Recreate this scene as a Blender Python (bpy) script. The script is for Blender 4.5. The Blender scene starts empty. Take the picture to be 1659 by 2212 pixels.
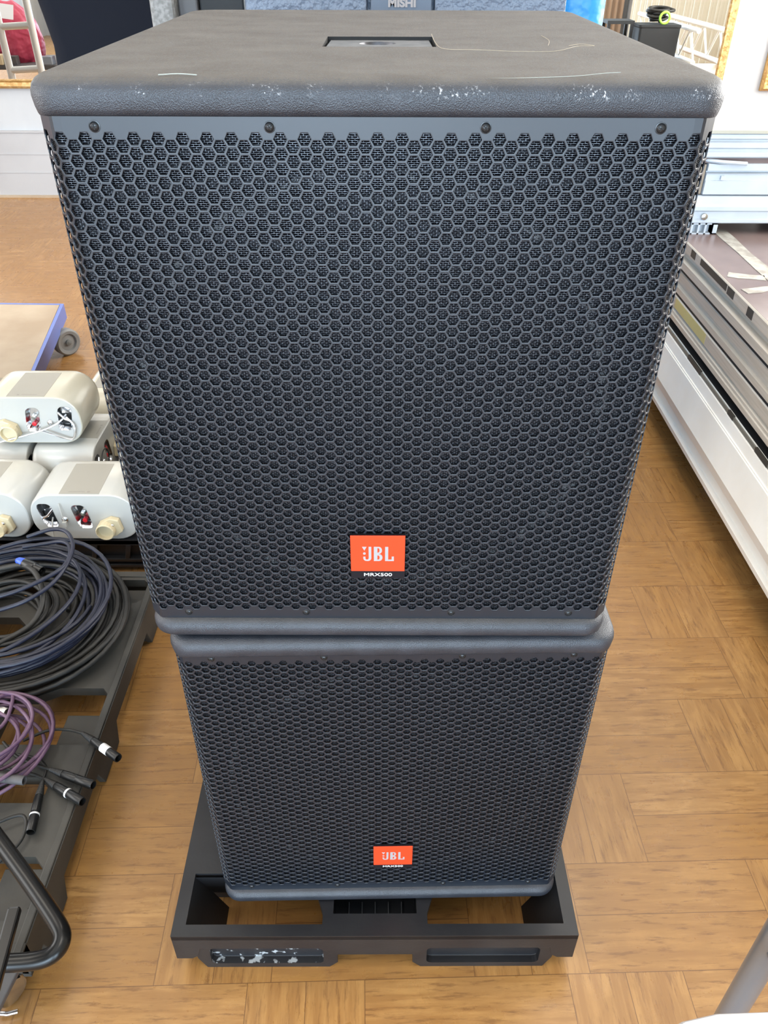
import bpy, bmesh, math, random
from mathutils import Vector, Matrix
PI = math.pi
sc = bpy.context.scene
C = sc.collection

# ------------------------------------------------------------------ materials
def mat(name, col, rough=0.5, metal=0.0, col2=None, nscale=20.0, nlo=0.4, nhi=0.6, bump=0.0, bscale=300.0,
        bdist=0.001, spec=0.5, coat=0.0, stretch=None, rough2=None):
    m = bpy.data.materials.new(name); m.use_nodes = True
    nt = m.node_tree; b = nt.nodes['Principled BSDF']
    b.inputs['Base Color'].default_value = (*col, 1); b.inputs['Roughness'].default_value = rough
    b.inputs['Metallic'].default_value = metal; b.inputs['Specular IOR Level'].default_value = spec
    b.inputs['Coat Weight'].default_value = coat
    if col2 or bump:
        tc = nt.nodes.new('ShaderNodeTexCoord'); src = tc.outputs['Object']
        if stretch:
            mp = nt.nodes.new('ShaderNodeMapping'); mp.inputs['Scale'].default_value = stretch
            nt.links.new(src, mp.inputs[0]); src = mp.outputs[0]
    if col2:
        n = nt.nodes.new('ShaderNodeTexNoise'); n.inputs['Scale'].default_value = nscale; n.inputs['Detail'].default_value = 6
        nt.links.new(src, n.inputs['Vector'])
        r = nt.nodes.new('ShaderNodeMapRange'); r.inputs[1].default_value = nlo; r.inputs[2].default_value = nhi
        nt.links.new(n.outputs['Fac'], r.inputs[0])
        x = nt.nodes.new('ShaderNodeMix'); x.data_type = 'RGBA'
        x.inputs[6].default_value = (*col, 1); x.inputs[7].default_value = (*col2, 1)
        nt.links.new(r.outputs[0], x.inputs[0]); nt.links.new(x.outputs[2], b.inputs['Base Color'])
        if rough2 is not None:
            r2 = nt.nodes.new('ShaderNodeMapRange'); r2.inputs[3].default_value = rough; r2.inputs[4].default_value = rough2
            nt.links.new(r.outputs[0], r2.inputs[0]); nt.links.new(r2.outputs[0], b.inputs['Roughness'])
    if bump:
        n = nt.nodes.new('ShaderNodeTexNoise'); n.inputs['Scale'].default_value = bscale; n.inputs['Detail'].default_value = 2
        nt.links.new(src, n.inputs['Vector'])
        bp = nt.nodes.new('ShaderNodeBump'); bp.inputs['Strength'].default_value = bump; bp.inputs['Distance'].default_value = bdist
        nt.links.new(n.outputs['Fac'], bp.inputs['Height']); nt.links.new(bp.outputs[0], b.inputs['Normal'])
    return m

class N:                                    # tiny node helper
    def __init__(s, m): s.nt = m.node_tree; s.b = s.nt.nodes['Principled BSDF']
    def new(s, t, **k):
        n = s.nt.nodes.new(t)
        for a, v in k.items(): setattr(n, a, v)
        return n
    def link(s, a, b): s.nt.links.new(a, b)
    def math(s, op, a, b=None, c=None):
        n = s.new('ShaderNodeMath', operation=op)
        for i, v in enumerate((a, b, c)):
            if v is None: continue
            if isinstance(v, (int, float)): n.inputs[i].default_value = v
            else: s.link(v, n.inputs[i])
        return n.outputs[0]
    def noise(s, vec, scale, detail=4, rough=0.5):
        n = s.new('ShaderNodeTexNoise'); n.inputs['Scale'].default_value = scale; n.inputs['Detail'].default_value = detail
        n.inputs['Roughness'].default_value = rough
        s.link(vec, n.inputs['Vector']); return n.outputs['Fac']
    def rng(s, v, a, b, c=0.0, d=1.0):
        n = s.new('ShaderNodeMapRange'); s.link(v, n.inputs[0])
        for i, x in enumerate((a, b, c, d)): n.inputs[i+1].default_value = x
        return n.outputs[0]
    def mix(s, f, a, b):
        n = s.new('ShaderNodeMix', data_type='RGBA')
        if isinstance(f, (int, float)): n.inputs[0].default_value = f
        else: s.link(f, n.inputs[0])
        for i, v in ((6, a), (7, b)):
            if isinstance(v, tuple): n.inputs[i].default_value = (*v, 1)
            else: s.link(v, n.inputs[i])
        return n.outputs[2]

def cabinet_mat(name, dust):
    """pebbled black paint; the top carries a film of brown dust, the front roll white scuffs"""
    m = mat(name, (0.03, 0.032, 0.036), 0.42, spec=.6); n = N(m)
    tc = n.new('ShaderNodeTexCoord'); ob = tc.outputs['Object']
    sx = n.new('ShaderNodeSeparateXYZ'); n.link(ob, sx.inputs[0])
    X, Y, Z = sx.outputs
    base = n.mix(n.rng(n.noise(ob, 35, 3), .4, .7), (0.017, 0.020, 0.027), (0.026, 0.030, 0.039))
    if dust:
        geo = n.new('ShaderNodeNewGeometry'); sn = n.new('ShaderNodeSeparateXYZ'); n.link(geo.outputs['Normal'], sn.inputs[0])
        up = n.math('MULTIPLY', n.rng(sn.outputs[2], .62, .99), n.rng(n.noise(ob, 520, 3, .7), .35, .65, .25, 1.0))
        streak = n.new('ShaderNodeMapping'); streak.inputs['Scale'].default_value = (6, 9, 6); n.link(ob, streak.inputs[0])
        up = n.math('MULTIPLY', up, n.rng(Z, .1, .5, .45, 1.0))
        patch = n.rng(n.noise(streak.outputs[0], 2.2, 8, .65), .35, .72)
        dcol = n.mix(patch, (0.070, 0.058, 0.043), (0.125, 0.113, 0.096))
        sp = n.rng(n.noise(ob, 190, 4, .7), .72, .78)
        dcol = n.mix(n.math('MULTIPLY', sp, patch), dcol, (0.34, 0.32, 0.28))
        base = n.mix(up, base, dcol)
        # chalk-white rubs along the front roll of the lid
        band = n.math('MULTIPLY', n.rng(Z, .583, .588), n.rng(Z, .592, .5955, 1.0, 0.0))
        front = n.rng(Y, .0, -.003)
        clus = n.rng(n.noise(ob, 32, 3), .54, .64); fine = n.rng(n.noise(ob, 380, 4, .75), .57, .62)
        base = n.mix(n.math('MULTIPLY', n.math('MULTIPLY', band, front), n.math('MULTIPLY', clus, fine)), base, (0.62, 0.63, 0.64))
        rr = n.rng(up, 0, 1, .42, .85); n.link(rr, n.b.inputs['Roughness'])
    n.link(base, n.b.inputs['Base Color'])
    vo = n.new('ShaderNodeTexVoronoi'); vo.inputs['Scale'].default_value = 1050; n.link(ob, vo.inputs['Vector'])
    h = n.math('ADD', vo.outputs['Distance'], n.noise(ob, 850, 2))
    bp = n.new('ShaderNodeBump'); bp.inputs['Strength'].default_value = .5; bp.inputs['Distance'].default_value = .0006
    n.link(h, bp.inputs['Height']); n.link(bp.outputs[0], n.b.inputs['Normal'])
    return m

def weave_mat():
    """fine wire cloth behind the grille, clogged with grey dust in a ring over the cone's rim"""
    m = mat('wire_cloth', (0.02, 0.02, 0.022), 0.5); n = N(m)
    tc = n.new('ShaderNodeTexCoord'); ob = tc.outputs['Object']
    sx = n.new('ShaderNodeSeparateXYZ'); n.link(ob, sx.inputs[0])
    cb = n.new('ShaderNodeCombineXYZ'); n.link(sx.outputs[0], cb.inputs[0]); n.link(sx.outputs[2], cb.inputs[1])
    br = n.new('ShaderNodeTexBrick'); n.link(cb.outputs[0], br.inputs['Vector'])
    br.inputs['Scale'].default_value = 1.0; br.inputs['Brick Width'].default_value = .0046; br.inputs['Row Height'].default_value = .00165
    br.inputs['Mortar Size'].default_value = .00018; br.inputs['Mortar Smooth'].default_value = .1
    wire = br.outputs['Fac']
    dx = n.math('ADD', sx.outputs[0], .004); dz = n.math('ADD', sx.outputs[2], -.305)
    rad = n.math('SQRT', n.math('ADD', n.math('POWER', dx, 2), n.math('POWER', dz, 2)))
    ring = n.rng(n.math('ABSOLUTE', n.math('ADD', rad, -.224)), .003, .006, 1, 0)
    clog = n.math('MULTIPLY', ring, n.rng(n.noise(ob, 130, 3), .50, .68))
    fluff = n.rng(n.noise(ob, 900, 2), .4, .65)
    wc = n.mix(n.rng(n.noise(ob, 520, 2), .42, .62), (0.035, 0.038, 0.043), (0.14, 0.15, 0.17))
    c = n.mix(wire, (0.003, 0.003, 0.004), wc)
    c = n.mix(n.math('MULTIPLY', clog, fluff), c, (0.11, 0.115, 0.12))
    n.link(c, n.b.inputs['Base Color'])
    n.link(n.math('MULTIPLY', wire, .55), n.b.inputs['Metallic'])
    n.link(n.rng(wire, 0, 1, .9, .35), n.b.inputs['Roughness'])
    n.link(n.math('MULTIPLY', wire, .5), n.b.inputs['Specular IOR Level'])
    return m

def floor_mat():
    m = mat('parquet_vinyl', (0.5, 0.3, 0.12), 0.42); n = N(m)
    uv = n.new('ShaderNodeUVMap', uv_map='grain'); ed = n.new('ShaderNodeUVMap', uv_map='edge')
    at = n.new('ShaderNodeAttribute', attribute_name='tone')
    mp = n.new('ShaderNodeMapping'); mp.inputs['Scale'].default_value = (6, 60, 1); n.link(uv.outputs[0], mp.inputs[0])
    g1 = n.noise(mp.outputs[0], 1.0, 8, .62)
    mp2 = n.new('ShaderNodeMapping'); mp2.inputs['Scale'].default_value = (14, 110, 1); n.link(uv.outputs[0], mp2.inputs[0])
    g2 = n.noise(mp2.outputs[0], 1.0, 5, .7)
    mp3 = n.new('ShaderNodeMapping'); mp3.inputs['Scale'].default_value = (16, 22, 1); n.link(uv.outputs[0], mp3.inputs[0])
    g3 = n.noise(mp3.outputs[0], 1.0, 5, .6)
    light = n.mix(at.outputs['Fac'], (0.335, 0.165, 0.046), (0.40, 0.212, 0.070))
    c = n.mix(n.rng(g1, .41, .60), (0.29, 0.14, 0.042), light)
    c = n.mix(n.math('MULTIPLY', n.rng(g3, .48, .62), .55), c, (0.29, 0.145, 0.045))
    c = n.mix(n.math('MULTIPLY', n.rng(g2, .53, .64), .75), c, (0.18, 0.082, 0.026))
    sx = n.new('ShaderNodeSeparateXYZ'); n.link(ed.outputs[0], sx.inputs[0])
    e = n.math('MINIMUM', sx.outputs[0], sx.outputs[1])
    c = n.mix(n.rng(e, .0003, .0009, .85, 0), c, (0.11, 0.048, 0.018))
    n.link(c, n.b.inputs['Base Color'])
    n.link(n.rng(g3, .3, .7, .24, .38), n.b.inputs['Roughness'])
    bp = n.new('ShaderNodeBump'); bp.inputs['Strength'].default_value = .12; bp.inputs['Distance'].default_value = .001
    n.link(g2, bp.inputs['Height']); n.link(bp.outputs[0], n.b.inputs['Normal'])
    return m

M = {}
M['cab'] = cabinet_mat('pebbled_black', True)
M['cab2'] = cabinet_mat('pebbled_black_clean', False)
M['grille'] = mat('grille_paint', (0.009, 0.0125, 0.019), 0.37, spec=.55)
M['weave'] = weave_mat()
M['inside'] = mat('dark_interior', (0.006, 0.006, 0.007), 0.8)
M['screw'] = mat('black_screw', (0.016, 0.017, 0.019), 0.3, .2)
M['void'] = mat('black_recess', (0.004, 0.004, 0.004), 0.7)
M['plate'] = mat('grey_plate', (0.065, 0.07, 0.076), 0.6, col2=(0.10, 0.105, 0.11), nscale=60)
M['socket'] = mat('socket_steel', (0.10, 0.10, 0.11), 0.35, .7)
M['orange'] = mat('badge_orange', (0.78, 0.055, 0.016), 0.5, spec=.2)
M['orange_rim'] = mat('badge_rim', (0.95, 0.35, 0.2), 0.3)
M['badgeblk'] = mat('badge_black', (0.008, 0.007, 0.010), 0.5, spec=.2)
M['letter'] = mat('badge_silver', (0.34, 0.325, 0.33), 0.5, spec=.2)
M['white_ink'] = mat('badge_white', (0.85, 0.85, 0.85), 0.5)
M['pal'] = mat('pallet_black', (0.011, 0.011, 0.013), 0.40, spec=.4, col2=(0.020, 0.020, 0.021), nscale=9, nlo=.4, nhi=.7, bump=.12, bscale=160)
M['palold'] = mat('pallet_dusty', (0.022, 0.021, 0.018), 0.6, col2=(0.050, 0.046, 0.038), nscale=7, nlo=.38, nhi=.68, bump=.12, bscale=160)
M['chip'] = mat('pallet_scuff', (0.012, 0.012, 0.014), 0.5, col2=(0.36, 0.38, 0.39), nscale=55, nlo=.585, nhi=.63)
M['white'] = mat('white_plastic', (0.44, 0.435, 0.41), 0.22, col2=(0.48, 0.465, 0.415), nscale=5)
M['cream'] = mat('aged_cream', (0.50, 0.465, 0.37), 0.26)
M['greylab'] = mat('grey_label', (0.32, 0.30, 0.255), 0.45)
M['labink'] = mat('label_ink', (0.27, 0.25, 0.22), 0.5)
M['chrome'] = mat('chrome', (0.72, 0.73, 0.75), 0.18, 1.0)
M['nickel'] = mat('nickel', (0.55, 0.53, 0.48), 0.28, 1.0)
M['red'] = mat('red_plastic', (0.65, 0.02, 0.03), 0.35)
M['knob'] = mat('cream_plastic', (0.60, 0.51, 0.33), 0.42)
M['blackc'] = mat('cable_black', (0.009, 0.0085, 0.0075), 0.55, col2=(0.024, 0.022, 0.018), nscale=25, nlo=.4, nhi=.75)
M['bluec'] = mat('cable_navy', (0.008, 0.010, 0.022), 0.45, col2=(0.014, 0.016, 0.031), nscale=25)
M['purplec'] = mat('cable_purple', (0.088, 0.042, 0.080), 0.45, col2=(0.125, 0.068, 0.11), nscale=25)
M['bluep'] = mat('blue_plastic', (0.03, 0.09, 0.55), 0.35)
M['conn'] = mat('connector_black', (0.008, 0.008, 0.008), 0.33, spec=.4)
M['rub'] = mat('boot_rubber', (0.014, 0.013, 0.012), 0.6)
M['tape'] = mat('white_tape', (0.82, 0.82, 0.82), 0.5)
M['alu'] = mat('mill_aluminium', (0.50, 0.435, 0.345), 0.42, .08, col2=(0.56, 0.49, 0.40), nscale=6, stretch=(30, 1, 30), bump=.03, bscale=60)
M['alub'] = mat('bright_aluminium', (0.54, 0.57, 0.60), 0.4, .2, col2=(0.60, 0.63, 0.65), nscale=5)
M['aluw'] = mat('pale_aluminium', (0.86, 0.80, 0.70), 0.42, .0, col2=(0.90, 0.85, 0.76), nscale=9, nlo=.35, nhi=.7)
M['olive'] = mat('dull_trim', (0.16, 0.15, 0.12), 0.5)
M['ply'] = mat('deck_ply', (0.15, 0.105, 0.097), 0.28, col2=(0.21, 0.152, 0.138), nscale=7, nlo=.35, nhi=.7)
M['slot'] = mat('slot_dark', (0.035, 0.03, 0.022), 0.6)
M['gaffer'] = mat('worn_tape', (0.40, 0.38, 0.33), 0.6, col2=(0.27, 0.245, 0.21), nscale=30, bump=.4, bscale=60, bdist=.002)
M['ytape'] = mat('yellow_tape', (0.62, 0.50, 0.20), 0.55)
M['wall'] = mat('wall_paint', (0.43, 0.445, 0.465), 0.7, col2=(0.46, 0.475, 0.49), nscale=3)
M['wain'] = mat('wainscot_paint', (0.37, 0.37, 0.38), 0.55, col2=(0.40, 0.40, 0.41), nscale=3)
M['ceil'] = mat('ceiling_paint', (0.82, 0.82, 0.81), 0.8)
M['gilt'] = mat('gilt_frame', (0.42, 0.24, 0.075), 0.45, .3, col2=(0.55, 0.36, 0.15), nscale=40, bump=.8, bscale=45, bdist=.01)
M['mirror'] = mat('mirror_glass', (0.93, 0.94, 0.93), 0.0, 1.0)
M['wood'] = mat('plywood', (0.34, 0.25, 0.165), 0.5, col2=(0.44, 0.35, 0.25), nscale=5, nlo=.35, nhi=.7)
M['bluep2'] = mat('blue_paint', (0.13, 0.18, 0.46), 0.45)
M['wheel'] = mat('grey_rubber', (0.18, 0.18, 0.175), 0.5)
M['hub'] = mat('wheel_hub', (0.11, 0.115, 0.11), 0.4)
M['gloss'] = mat('gloss_black_tube', (0.007, 0.0068, 0.0065), 0.26, spec=.3)
M['greybar'] = mat('grey_bar', (0.075, 0.071, 0.072), 0.55, bump=.1)
M['zinc'] = mat('zinc_tube', (0.27, 0.30, 0.34), 0.28, .6)
M['seatw'] = mat('seat_white', (0.56, 0.58, 0.61), 0.35)
M['navy'] = mat('navy_cloth', (0.006, 0.0075, 0.013), 0.9, spec=.2, bump=.15, bscale=40, bdist=.004)
M['grey_carpet'] = mat('grey_carpet', (0.17, 0.17, 0.165), 0.9, col2=(0.27, 0.27, 0.265), nscale=120, bump=.3, bscale=300)
M['blk'] = mat('matt_black', (0.012, 0.014, 0.016), 0.7)
M['texblue'] = mat('slate_texture_paint', (0.13, 0.165, 0.225), 0.4, bump=1.0, bscale=70, bdist=.006)
M['slate'] = mat('slate_plate', (0.10, 0.13, 0.18), 0.45)
M['bluetarp'] = mat('bright_blue', (0.02, 0.26, 0.62), 0.4, bump=.5, bscale=30, bdist=.01)
M['redcloth'] = mat('crimson_cloth', (0.42, 0.035, 0.075), 0.6, bump=1.0, bscale=9, bdist=.04)
M['paper'] = mat('paper', (0.85, 0.85, 0.86), 0.6)
M['whitetube'] = mat('white_tube', (0.80, 0.79, 0.74), 0.3)
M['curtain'] = mat('curtain_cloth', (0.66, 0.60, 0.48), 0.85)
M['curtain2'] = mat('curtain_rose', (0.50, 0.36, 0.26), 0.85)
M['fibre'] = mat('fibre', (0.42, 0.36, 0.27), 0.7)
M['straw'] = mat('straw', (0.34, 0.36, 0.32), 0.6)
M['lime'] = mat('lime_tape', (0.35, 0.75, 0.08), 0.5)
M['floor'] = floor_mat()
M['winframe'] = mat('window_frame', (0.8, 0.8, 0.79), 0.5)

# ------------------------------------------------------------------ mesh helpers
def empty(name, loc, rot=(0, 0, 0)):
    o = bpy.data.objects.new(name, None); o.location = loc; o.rotation_euler = rot; o.empty_display_size = .05
    C.objects.link(o); return o
def tag(o, label=None, cat=None, group=None, kind=None):
    if label: o['label'] = label
    if cat: o['category'] = cat
    if group: o['group'] = group
    if kind: o['kind'] = kind
    return o
def rrect(w, h, r, n=6, cx=0, cy=0):
    """rounded rectangle outline, counter-clockwise"""
    pts = []
    for sx, sy, a0 in ((1, -1, -PI/2), (1, 1, 0), (-1, 1, PI/2), (-1, -1, PI)):
        for i in range(n+1):
            a = a0 + PI/2*i/n
            pts.append((cx + sx*(w/2-r) + r*math.cos(a), cy + sy*(h/2-r) + r*math.sin(a)))
    return pts
class MB:
    def __init__(s): s.v = []; s.f = []; s.m = []
    def add(s, vs, fs, mi=0, mtx=None):
        k = len(s.v)
        s.v += [tuple(mtx @ Vector(p)) if mtx else tuple(p) for p in vs]
        s.f += [tuple(i+k for i in f) for f in fs]; s.m += [mi]*len(fs); return s
    def box(s, x0, x1, y0, y1, z0, z1, mi=0, mtx=None):
        v = [(x, y, z) for z in (z0, z1) for y in (y0, y1) for x in (x0, x1)]
        return s.add(v, [(0, 2, 3, 1), (4, 5, 7, 6), (0, 1, 5, 4), (2, 6, 7, 3), (0, 4, 6, 2), (1, 3, 7, 5)], mi, mtx)
    def loft(s, rings, mi=0, cap0=True, cap1=True, closed=True, mtx=None):
        n = len(rings[0]); vs = [p for r in rings for p in r]; fs = []
        for k in range(len(rings)-1):
            for i in range(n if closed else n-1):
                j = (i+1) % n
                fs.append((k*n+i, k*n+j, (k+1)*n+j, (k+1)*n+i))
        if cap0: fs.append(tuple(range(n-1, -1, -1)))
        if cap1: fs.append(tuple((len(rings)-1)*n+i for i in range(n)))
        return s.add(vs, fs, mi, mtx)
    def prism(s, poly, a, b, axis='z', mi=0, mtx=None):
        """poly in the two other axes, extruded from a to b"""
        if axis == 'z': R = [[(p[0], p[1], t) for p in poly] for t in (a, b)]
        elif axis == 'y': R = [[(p[0], t, p[1]) for p in poly] for t in (b, a)]
        else: R = [[(t, p[0], p[1]) for p in poly] for t in (a, b)]
        return s.loft(R, mi, mtx=mtx)
    def lathe(s, prof, n=24, mi=0, mtx=None, cap0=True, cap1=True):
        """profile of (radius, z) turned about z"""
        R = [[(r*math.cos(2*PI*i/n), r*math.sin(2*PI*i/n), z) for i in range(n)] for r, z in prof]
        return s.loft(R, mi, cap0, cap1, mtx=mtx)
    def tube(s, pts, r, n=8, mi=0, mtx=None, cap=True, closed=False):
        pts = [Vector(p) for p in pts]; N_ = len(pts); rings = []; up = None
        for i, p in enumerate(pts):
            if closed: t = pts[(i+1) % N_] - pts[i-1]
            else: t = pts[min(i+1, N_-1)] - pts[max(i-1, 0)]
            t.normalize()
            if up is None: up = Vector((0, 0, 1)) if abs(t.z) < .9 else Vector((1, 0, 0))
            side = t.cross(up); side.normalize(); up = side.cross(t); up.normalize()
            rr = r(i/(N_-1)) if callable(r) else r
            rings.append([tuple(p + (side*math.cos(2*PI*k/n) + up*math.sin(2*PI*k/n))*rr) for k in range(n)])
        if closed: rings.append(rings[0])
        return s.loft(rings, mi, cap and not closed, cap and not closed, mtx=mtx)
    def build(s, name, mats, parent=None, loc=(0, 0, 0), rot=(0, 0, 0), smooth=None, bevel=0, bseg=2):
        me = bpy.data.meshes.new(name); me.from_pydata(s.v, [], s.f)
        if not isinstance(mats, (list, tuple)): mats = [mats]
        for m in mats: me.materials.append(m)
        me.polygons.foreach_set('material_index', s.m)
        bm = bmesh.new(); bm.from_mesh(me); bmesh.ops.recalc_face_normals(bm, faces=bm.faces); bm.to_mesh(me); bm.free()
        if smooth is not None:
            me.polygons.foreach_set('use_smooth', [True]*len(me.polygons)); me.set_sharp_from_angle(angle=math.radians(smooth))
        me.update()
        o = bpy.data.objects.new(name, me); C.objects.link(o); o.parent = parent; o.location = loc; o.rotation_euler = rot
        if bevel:
            b = o.modifiers.new('bevel', 'BEVEL'); b.width = bevel; b.segments = bseg; b.limit_method = 'ANGLE'; b.angle_limit = math.radians(40)
        return o
def copy_tree(o, parent=None):
    c = o.copy(); C.objects.link(c)
    if parent: c.parent = parent
    for ch in list(o.children): copy_tree(ch, c)
    return c
def smoothpath(P, n=10):
    """catmull-rom through points"""
    P = [Vector(p) for p in P]; Q = [2*P[0]-P[1]] + P + [2*P[-1]-P[-2]]; out = []
    for i in range(1, len(Q)-2):
        for k in range(n):
            t = k/n; a, b, c, d = Q[i-1:i+3]
            out.append(.5*((2*b) + (c-a)*t + (2*a-5*b+4*c-d)*t*t + (3*b-a-3*c+d)*t**3))
    out.append(P[-1]); return out
def text_mesh(s, size, sx=1.0, offset=0.0, extrude=.0002):
    cu = bpy.data.curves.new('t', 'FONT'); cu.body = s; cu.size = size; cu.align_x = 'CENTER'; cu.align_y = 'CENTER'
    cu.extrude = extrude; cu.offset = offset; cu.resolution_u = 4
    o = bpy.data.objects.new('t', cu); C.objects.link(o)
    bpy.context.view_layer.update()
    me = bpy.data.meshes.new_from_object(o.evaluated_get(bpy.context.evaluated_depsgraph_get()))
    bpy.data.objects.remove(o); bpy.data.curves.remove(cu)
    v = [(p.co.x*sx, p.co.y, p.co.z) for p in me.vertices]; f = [tuple(p.vertices) for p in me.polygons]
    bpy.data.meshes.remove(me); return v, f
STAND = Matrix(((1, 0, 0), (0, 0, -1), (0, 1, 0))).to_4x4()     # text plane XY -> standing XZ, facing -Y

# ------------------------------------------------------------------ camera
cam = bpy.data.cameras.new('camera'); co = bpy.data.objects.new('camera', cam); C.objects.link(co); sc.camera = co
F, PITCH, YAW, ROLL = 1712.28, 0.62576, -0.00043, 0.00305
fw = Vector((math.sin(YAW)*math.cos(PITCH), math.cos(YAW)*math.cos(PITCH), -math.sin(PITCH)))
r0 = Vector((math.cos(YAW), -math.sin(YAW), 0)); u0 = r0.cross(fw)
rt = r0*math.cos(ROLL) + u0*math.sin(ROLL); up = -r0*math.sin(ROLL) + u0*math.cos(ROLL)
co.matrix_world = Matrix(((rt.x, up.x, -fw.x, .0063), (rt.y, up.y, -fw.y, -.6948), (rt.z, up.z, -fw.z, 1.3967), (0, 0, 0, 1)))
cam.sensor_fit = 'HORIZONTAL'; cam.sensor_width = 36; cam.lens = 36*F/1659; cam.clip_start = .02; cam.clip_end = 60

# ------------------------------------------------------------------ the big loudspeakers
SH = .599
def cab_ring(hw, yf, r, z, yb=.646):
    return [(p[0], p[1], z) for p in rrect(2*hw, yb-yf, r, 8, 0, (yf+yb)/2)]
def make_sub():
    root = empty('subwoofer', (0, 0, 0))
    sec = [(.256, .004, .02, 0), (.263, -.004, .024, .002), (.267, -.0085, .027, .006), (.268, -.0095, .028, .010), (.268, -.0095, .028, .017),
           (.2668, -.0083, .027, .0205), (.2643, -.0055, .025, .0235), (.262, -.003, .022, .0255), (.2602, .0065, .012, .0262),
           (.2602, .0065, .012, .5708), (.2640, -.0040, .013, .5712), (.2655, -.0062, .018, .5726), (.2680, -.0080, .024, .577), (.2697, -.0088, .027, .584),
           (.2697, -.0085, .028, .588), (.2685, -.007, .028, .5925), (.266, -.0035, .028, .5958), (.262, .002, .026, .598), (.257, .009, .024, .5988), (.250, .017, .022, .599)]
    rings = [cab_ring(a[0]+(.0055 if a[3] < .57 else .0062), *a[1:]) for a in sec]
    mb = MB(); mb.loft(rings, 0, True, False)
    # lid with the handle recess cut into it
    bm = bmesh.new(); outer = [bm.verts.new(p) for p in rings[-1]]
    x0, x1, y0, y1 = -.0555, .0555, .197, .289
    inner = [bm.verts.new((x, y, .599)) for x, y in ((x0, y0), (x1, y0), (x1, y1), (x0, y1))]
    ed = [bm.edges.new((L[i], L[(i+1) % len(L)])) for L in (outer, inner) for i in range(len(L))]
    bmesh.ops.triangle_fill(bm, use_beauty=True, edges=ed); bm.verts.index_update()
    mb.add([v.co[:] for v in bm.verts], [tuple(v.index for v in f.verts) for f in bm.faces]); bm.free()
    mb.loft([[(x, y, z) for x, y in ((x0, y0), (x1, y0), (x1, y1), (x0, y1))] for z in (.599, .585)], 1, False, True)
    cab = mb.build('cabinet', [M['cab'], M['void']], root, smooth=50)
    # recessed plate with the round pole socket
    bm = bmesh.new(); rc = [bm.verts.new((x, y, .5985 - .03*(y-y0))) for x, y in ((x0+.0035, y0+.0004), (x1-.0035, y0+.001), (x1-.0035, y1-.001), (x0+.0035, y1-.001))]
    ci = [bm.verts.new((.019*math.cos(a)-.002, .245+.019*math.sin(a), .5985-.03*(.245+.019*math.sin(a)-y0))) for a in [2*PI*i/32 for i in range(32)]]
    ed = [bm.edges.new((L[i], L[(i+1) % len(L)])) for L in (rc, ci) for i in range(len(L))]
    bmesh.ops.triangle_fill(bm, use_beauty=True, edges=ed); bm.verts.index_update()
    mb = MB(); mb.add([v.co[:] for v in bm.verts], [tuple(v.index for v in f.verts) for f in bm.faces]); bm.free()
    mb.loft([[(p[0], p[1], z) for p in ((x0+.0035, y0+.0004), (x1-.0035, y0+.0004), (x1-.0035, y1-.003), (x0+.0035, y1-.003))] for z in (.595, .586)], 0, False, False)
    pl = tag(mb.build('handle_plate', M['plate'], root), 'grey plate sunk in the lid')
    MB().lathe([(.0192, .5968), (.0175, .592), (.0175, .5858)], 32, cap0=False).build('pole_socket', M['socket'], pl, loc=(-.002, .245, 0), smooth=40)
    # hexagonal grille wrapped round the front corners
    P = .01133; AP = P/2; R = P/math.sqrt(3); CS = 1.5*R; rh = R*.885; zt, zb = .554, .044      # first and last row centres
    a, rad, th, PHI = .2560, .0090, .0016, math.radians(48)
    def wrap(s, z, d):
        q = abs(s); sg = 1 if s >= 0 else -1
        if q <= a: return (s, d, z)
        ang = min((q-a)/rad, PHI); rest = max(0, q-a-rad*PHI)
        back = max(0, rest-.016); rest -= back                 # flares a little, then runs straight back
        x = a + (rad-d)*math.sin(ang) + rest*math.cos(PHI); y = rad - (rad-d)*math.cos(ang) + rest*math.sin(PHI)
        return (sg*x, y+back, z)
    mb = MB(); hexa = [(math.cos(PI/3*k), math.sin(PI/3*k)) for k in range(6)]
    NC = 29
    for i in range(-NC, NC+1):
        s0 = i*CS; even = (i % 2 == 0)
        for j in range(46 if even else 45):
            z0 = zt - j*P - (0 if even else AP)
            oc = [wrap(s0+R*cx, z0+R*cz, 0) for cx, cz in hexa]; ic = [wrap(s0+rh*cx, z0+rh*cz, 0) for cx, cz in hexa]
            m1 = [wrap(s0+rh*.935*cx, z0+rh*.935*cz, .00018) for cx, cz in hexa]; mc = [wrap(s0+rh*.90*cx, z0+rh*.90*cz, .0006) for cx, cz in hexa]; bk = [wrap(s0+rh*.885*cx, z0+rh*.885*cz, th) for cx, cz in hexa]
            mb.add(oc+ic+m1+mc+bk, [(q6+k, q6+(k+1) % 6, q6+6+(k+1) % 6, q6+6+k) for q6 in (0, 6, 12, 18) for k in range(6)])
    top, bot = .5712, .0262
    bt, bb = [], []
    for i in range(-NC, NC+1):
        s0 = i*CS; h = AP if i % 2 == 0 else 0
        bt += [(s0-R/2, zt+h), (s0+R/2, zt+h)]; bb += [(s0-R/2, zb-h), (s0+R/2, zb-h)]
    bt = [(bt[0][0]-.03, bt[0][1])] + bt + [(bt[-1][0]+.03, bt[-1][1])]; bb = [(bb[0][0]-.03, bb[0][1])] + bb + [(bb[-1][0]+.03, bb[-1][1])]
    for L, zz in ((bt, top), (bb, bot)):
        for p, q in zip(L, L[1:]):
            mb.add([wrap(*p, 0), wrap(*q, 0), wrap(q[0], zz, 0), wrap(p[0], zz, 0)], [(0, 1, 2, 3)])
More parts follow.
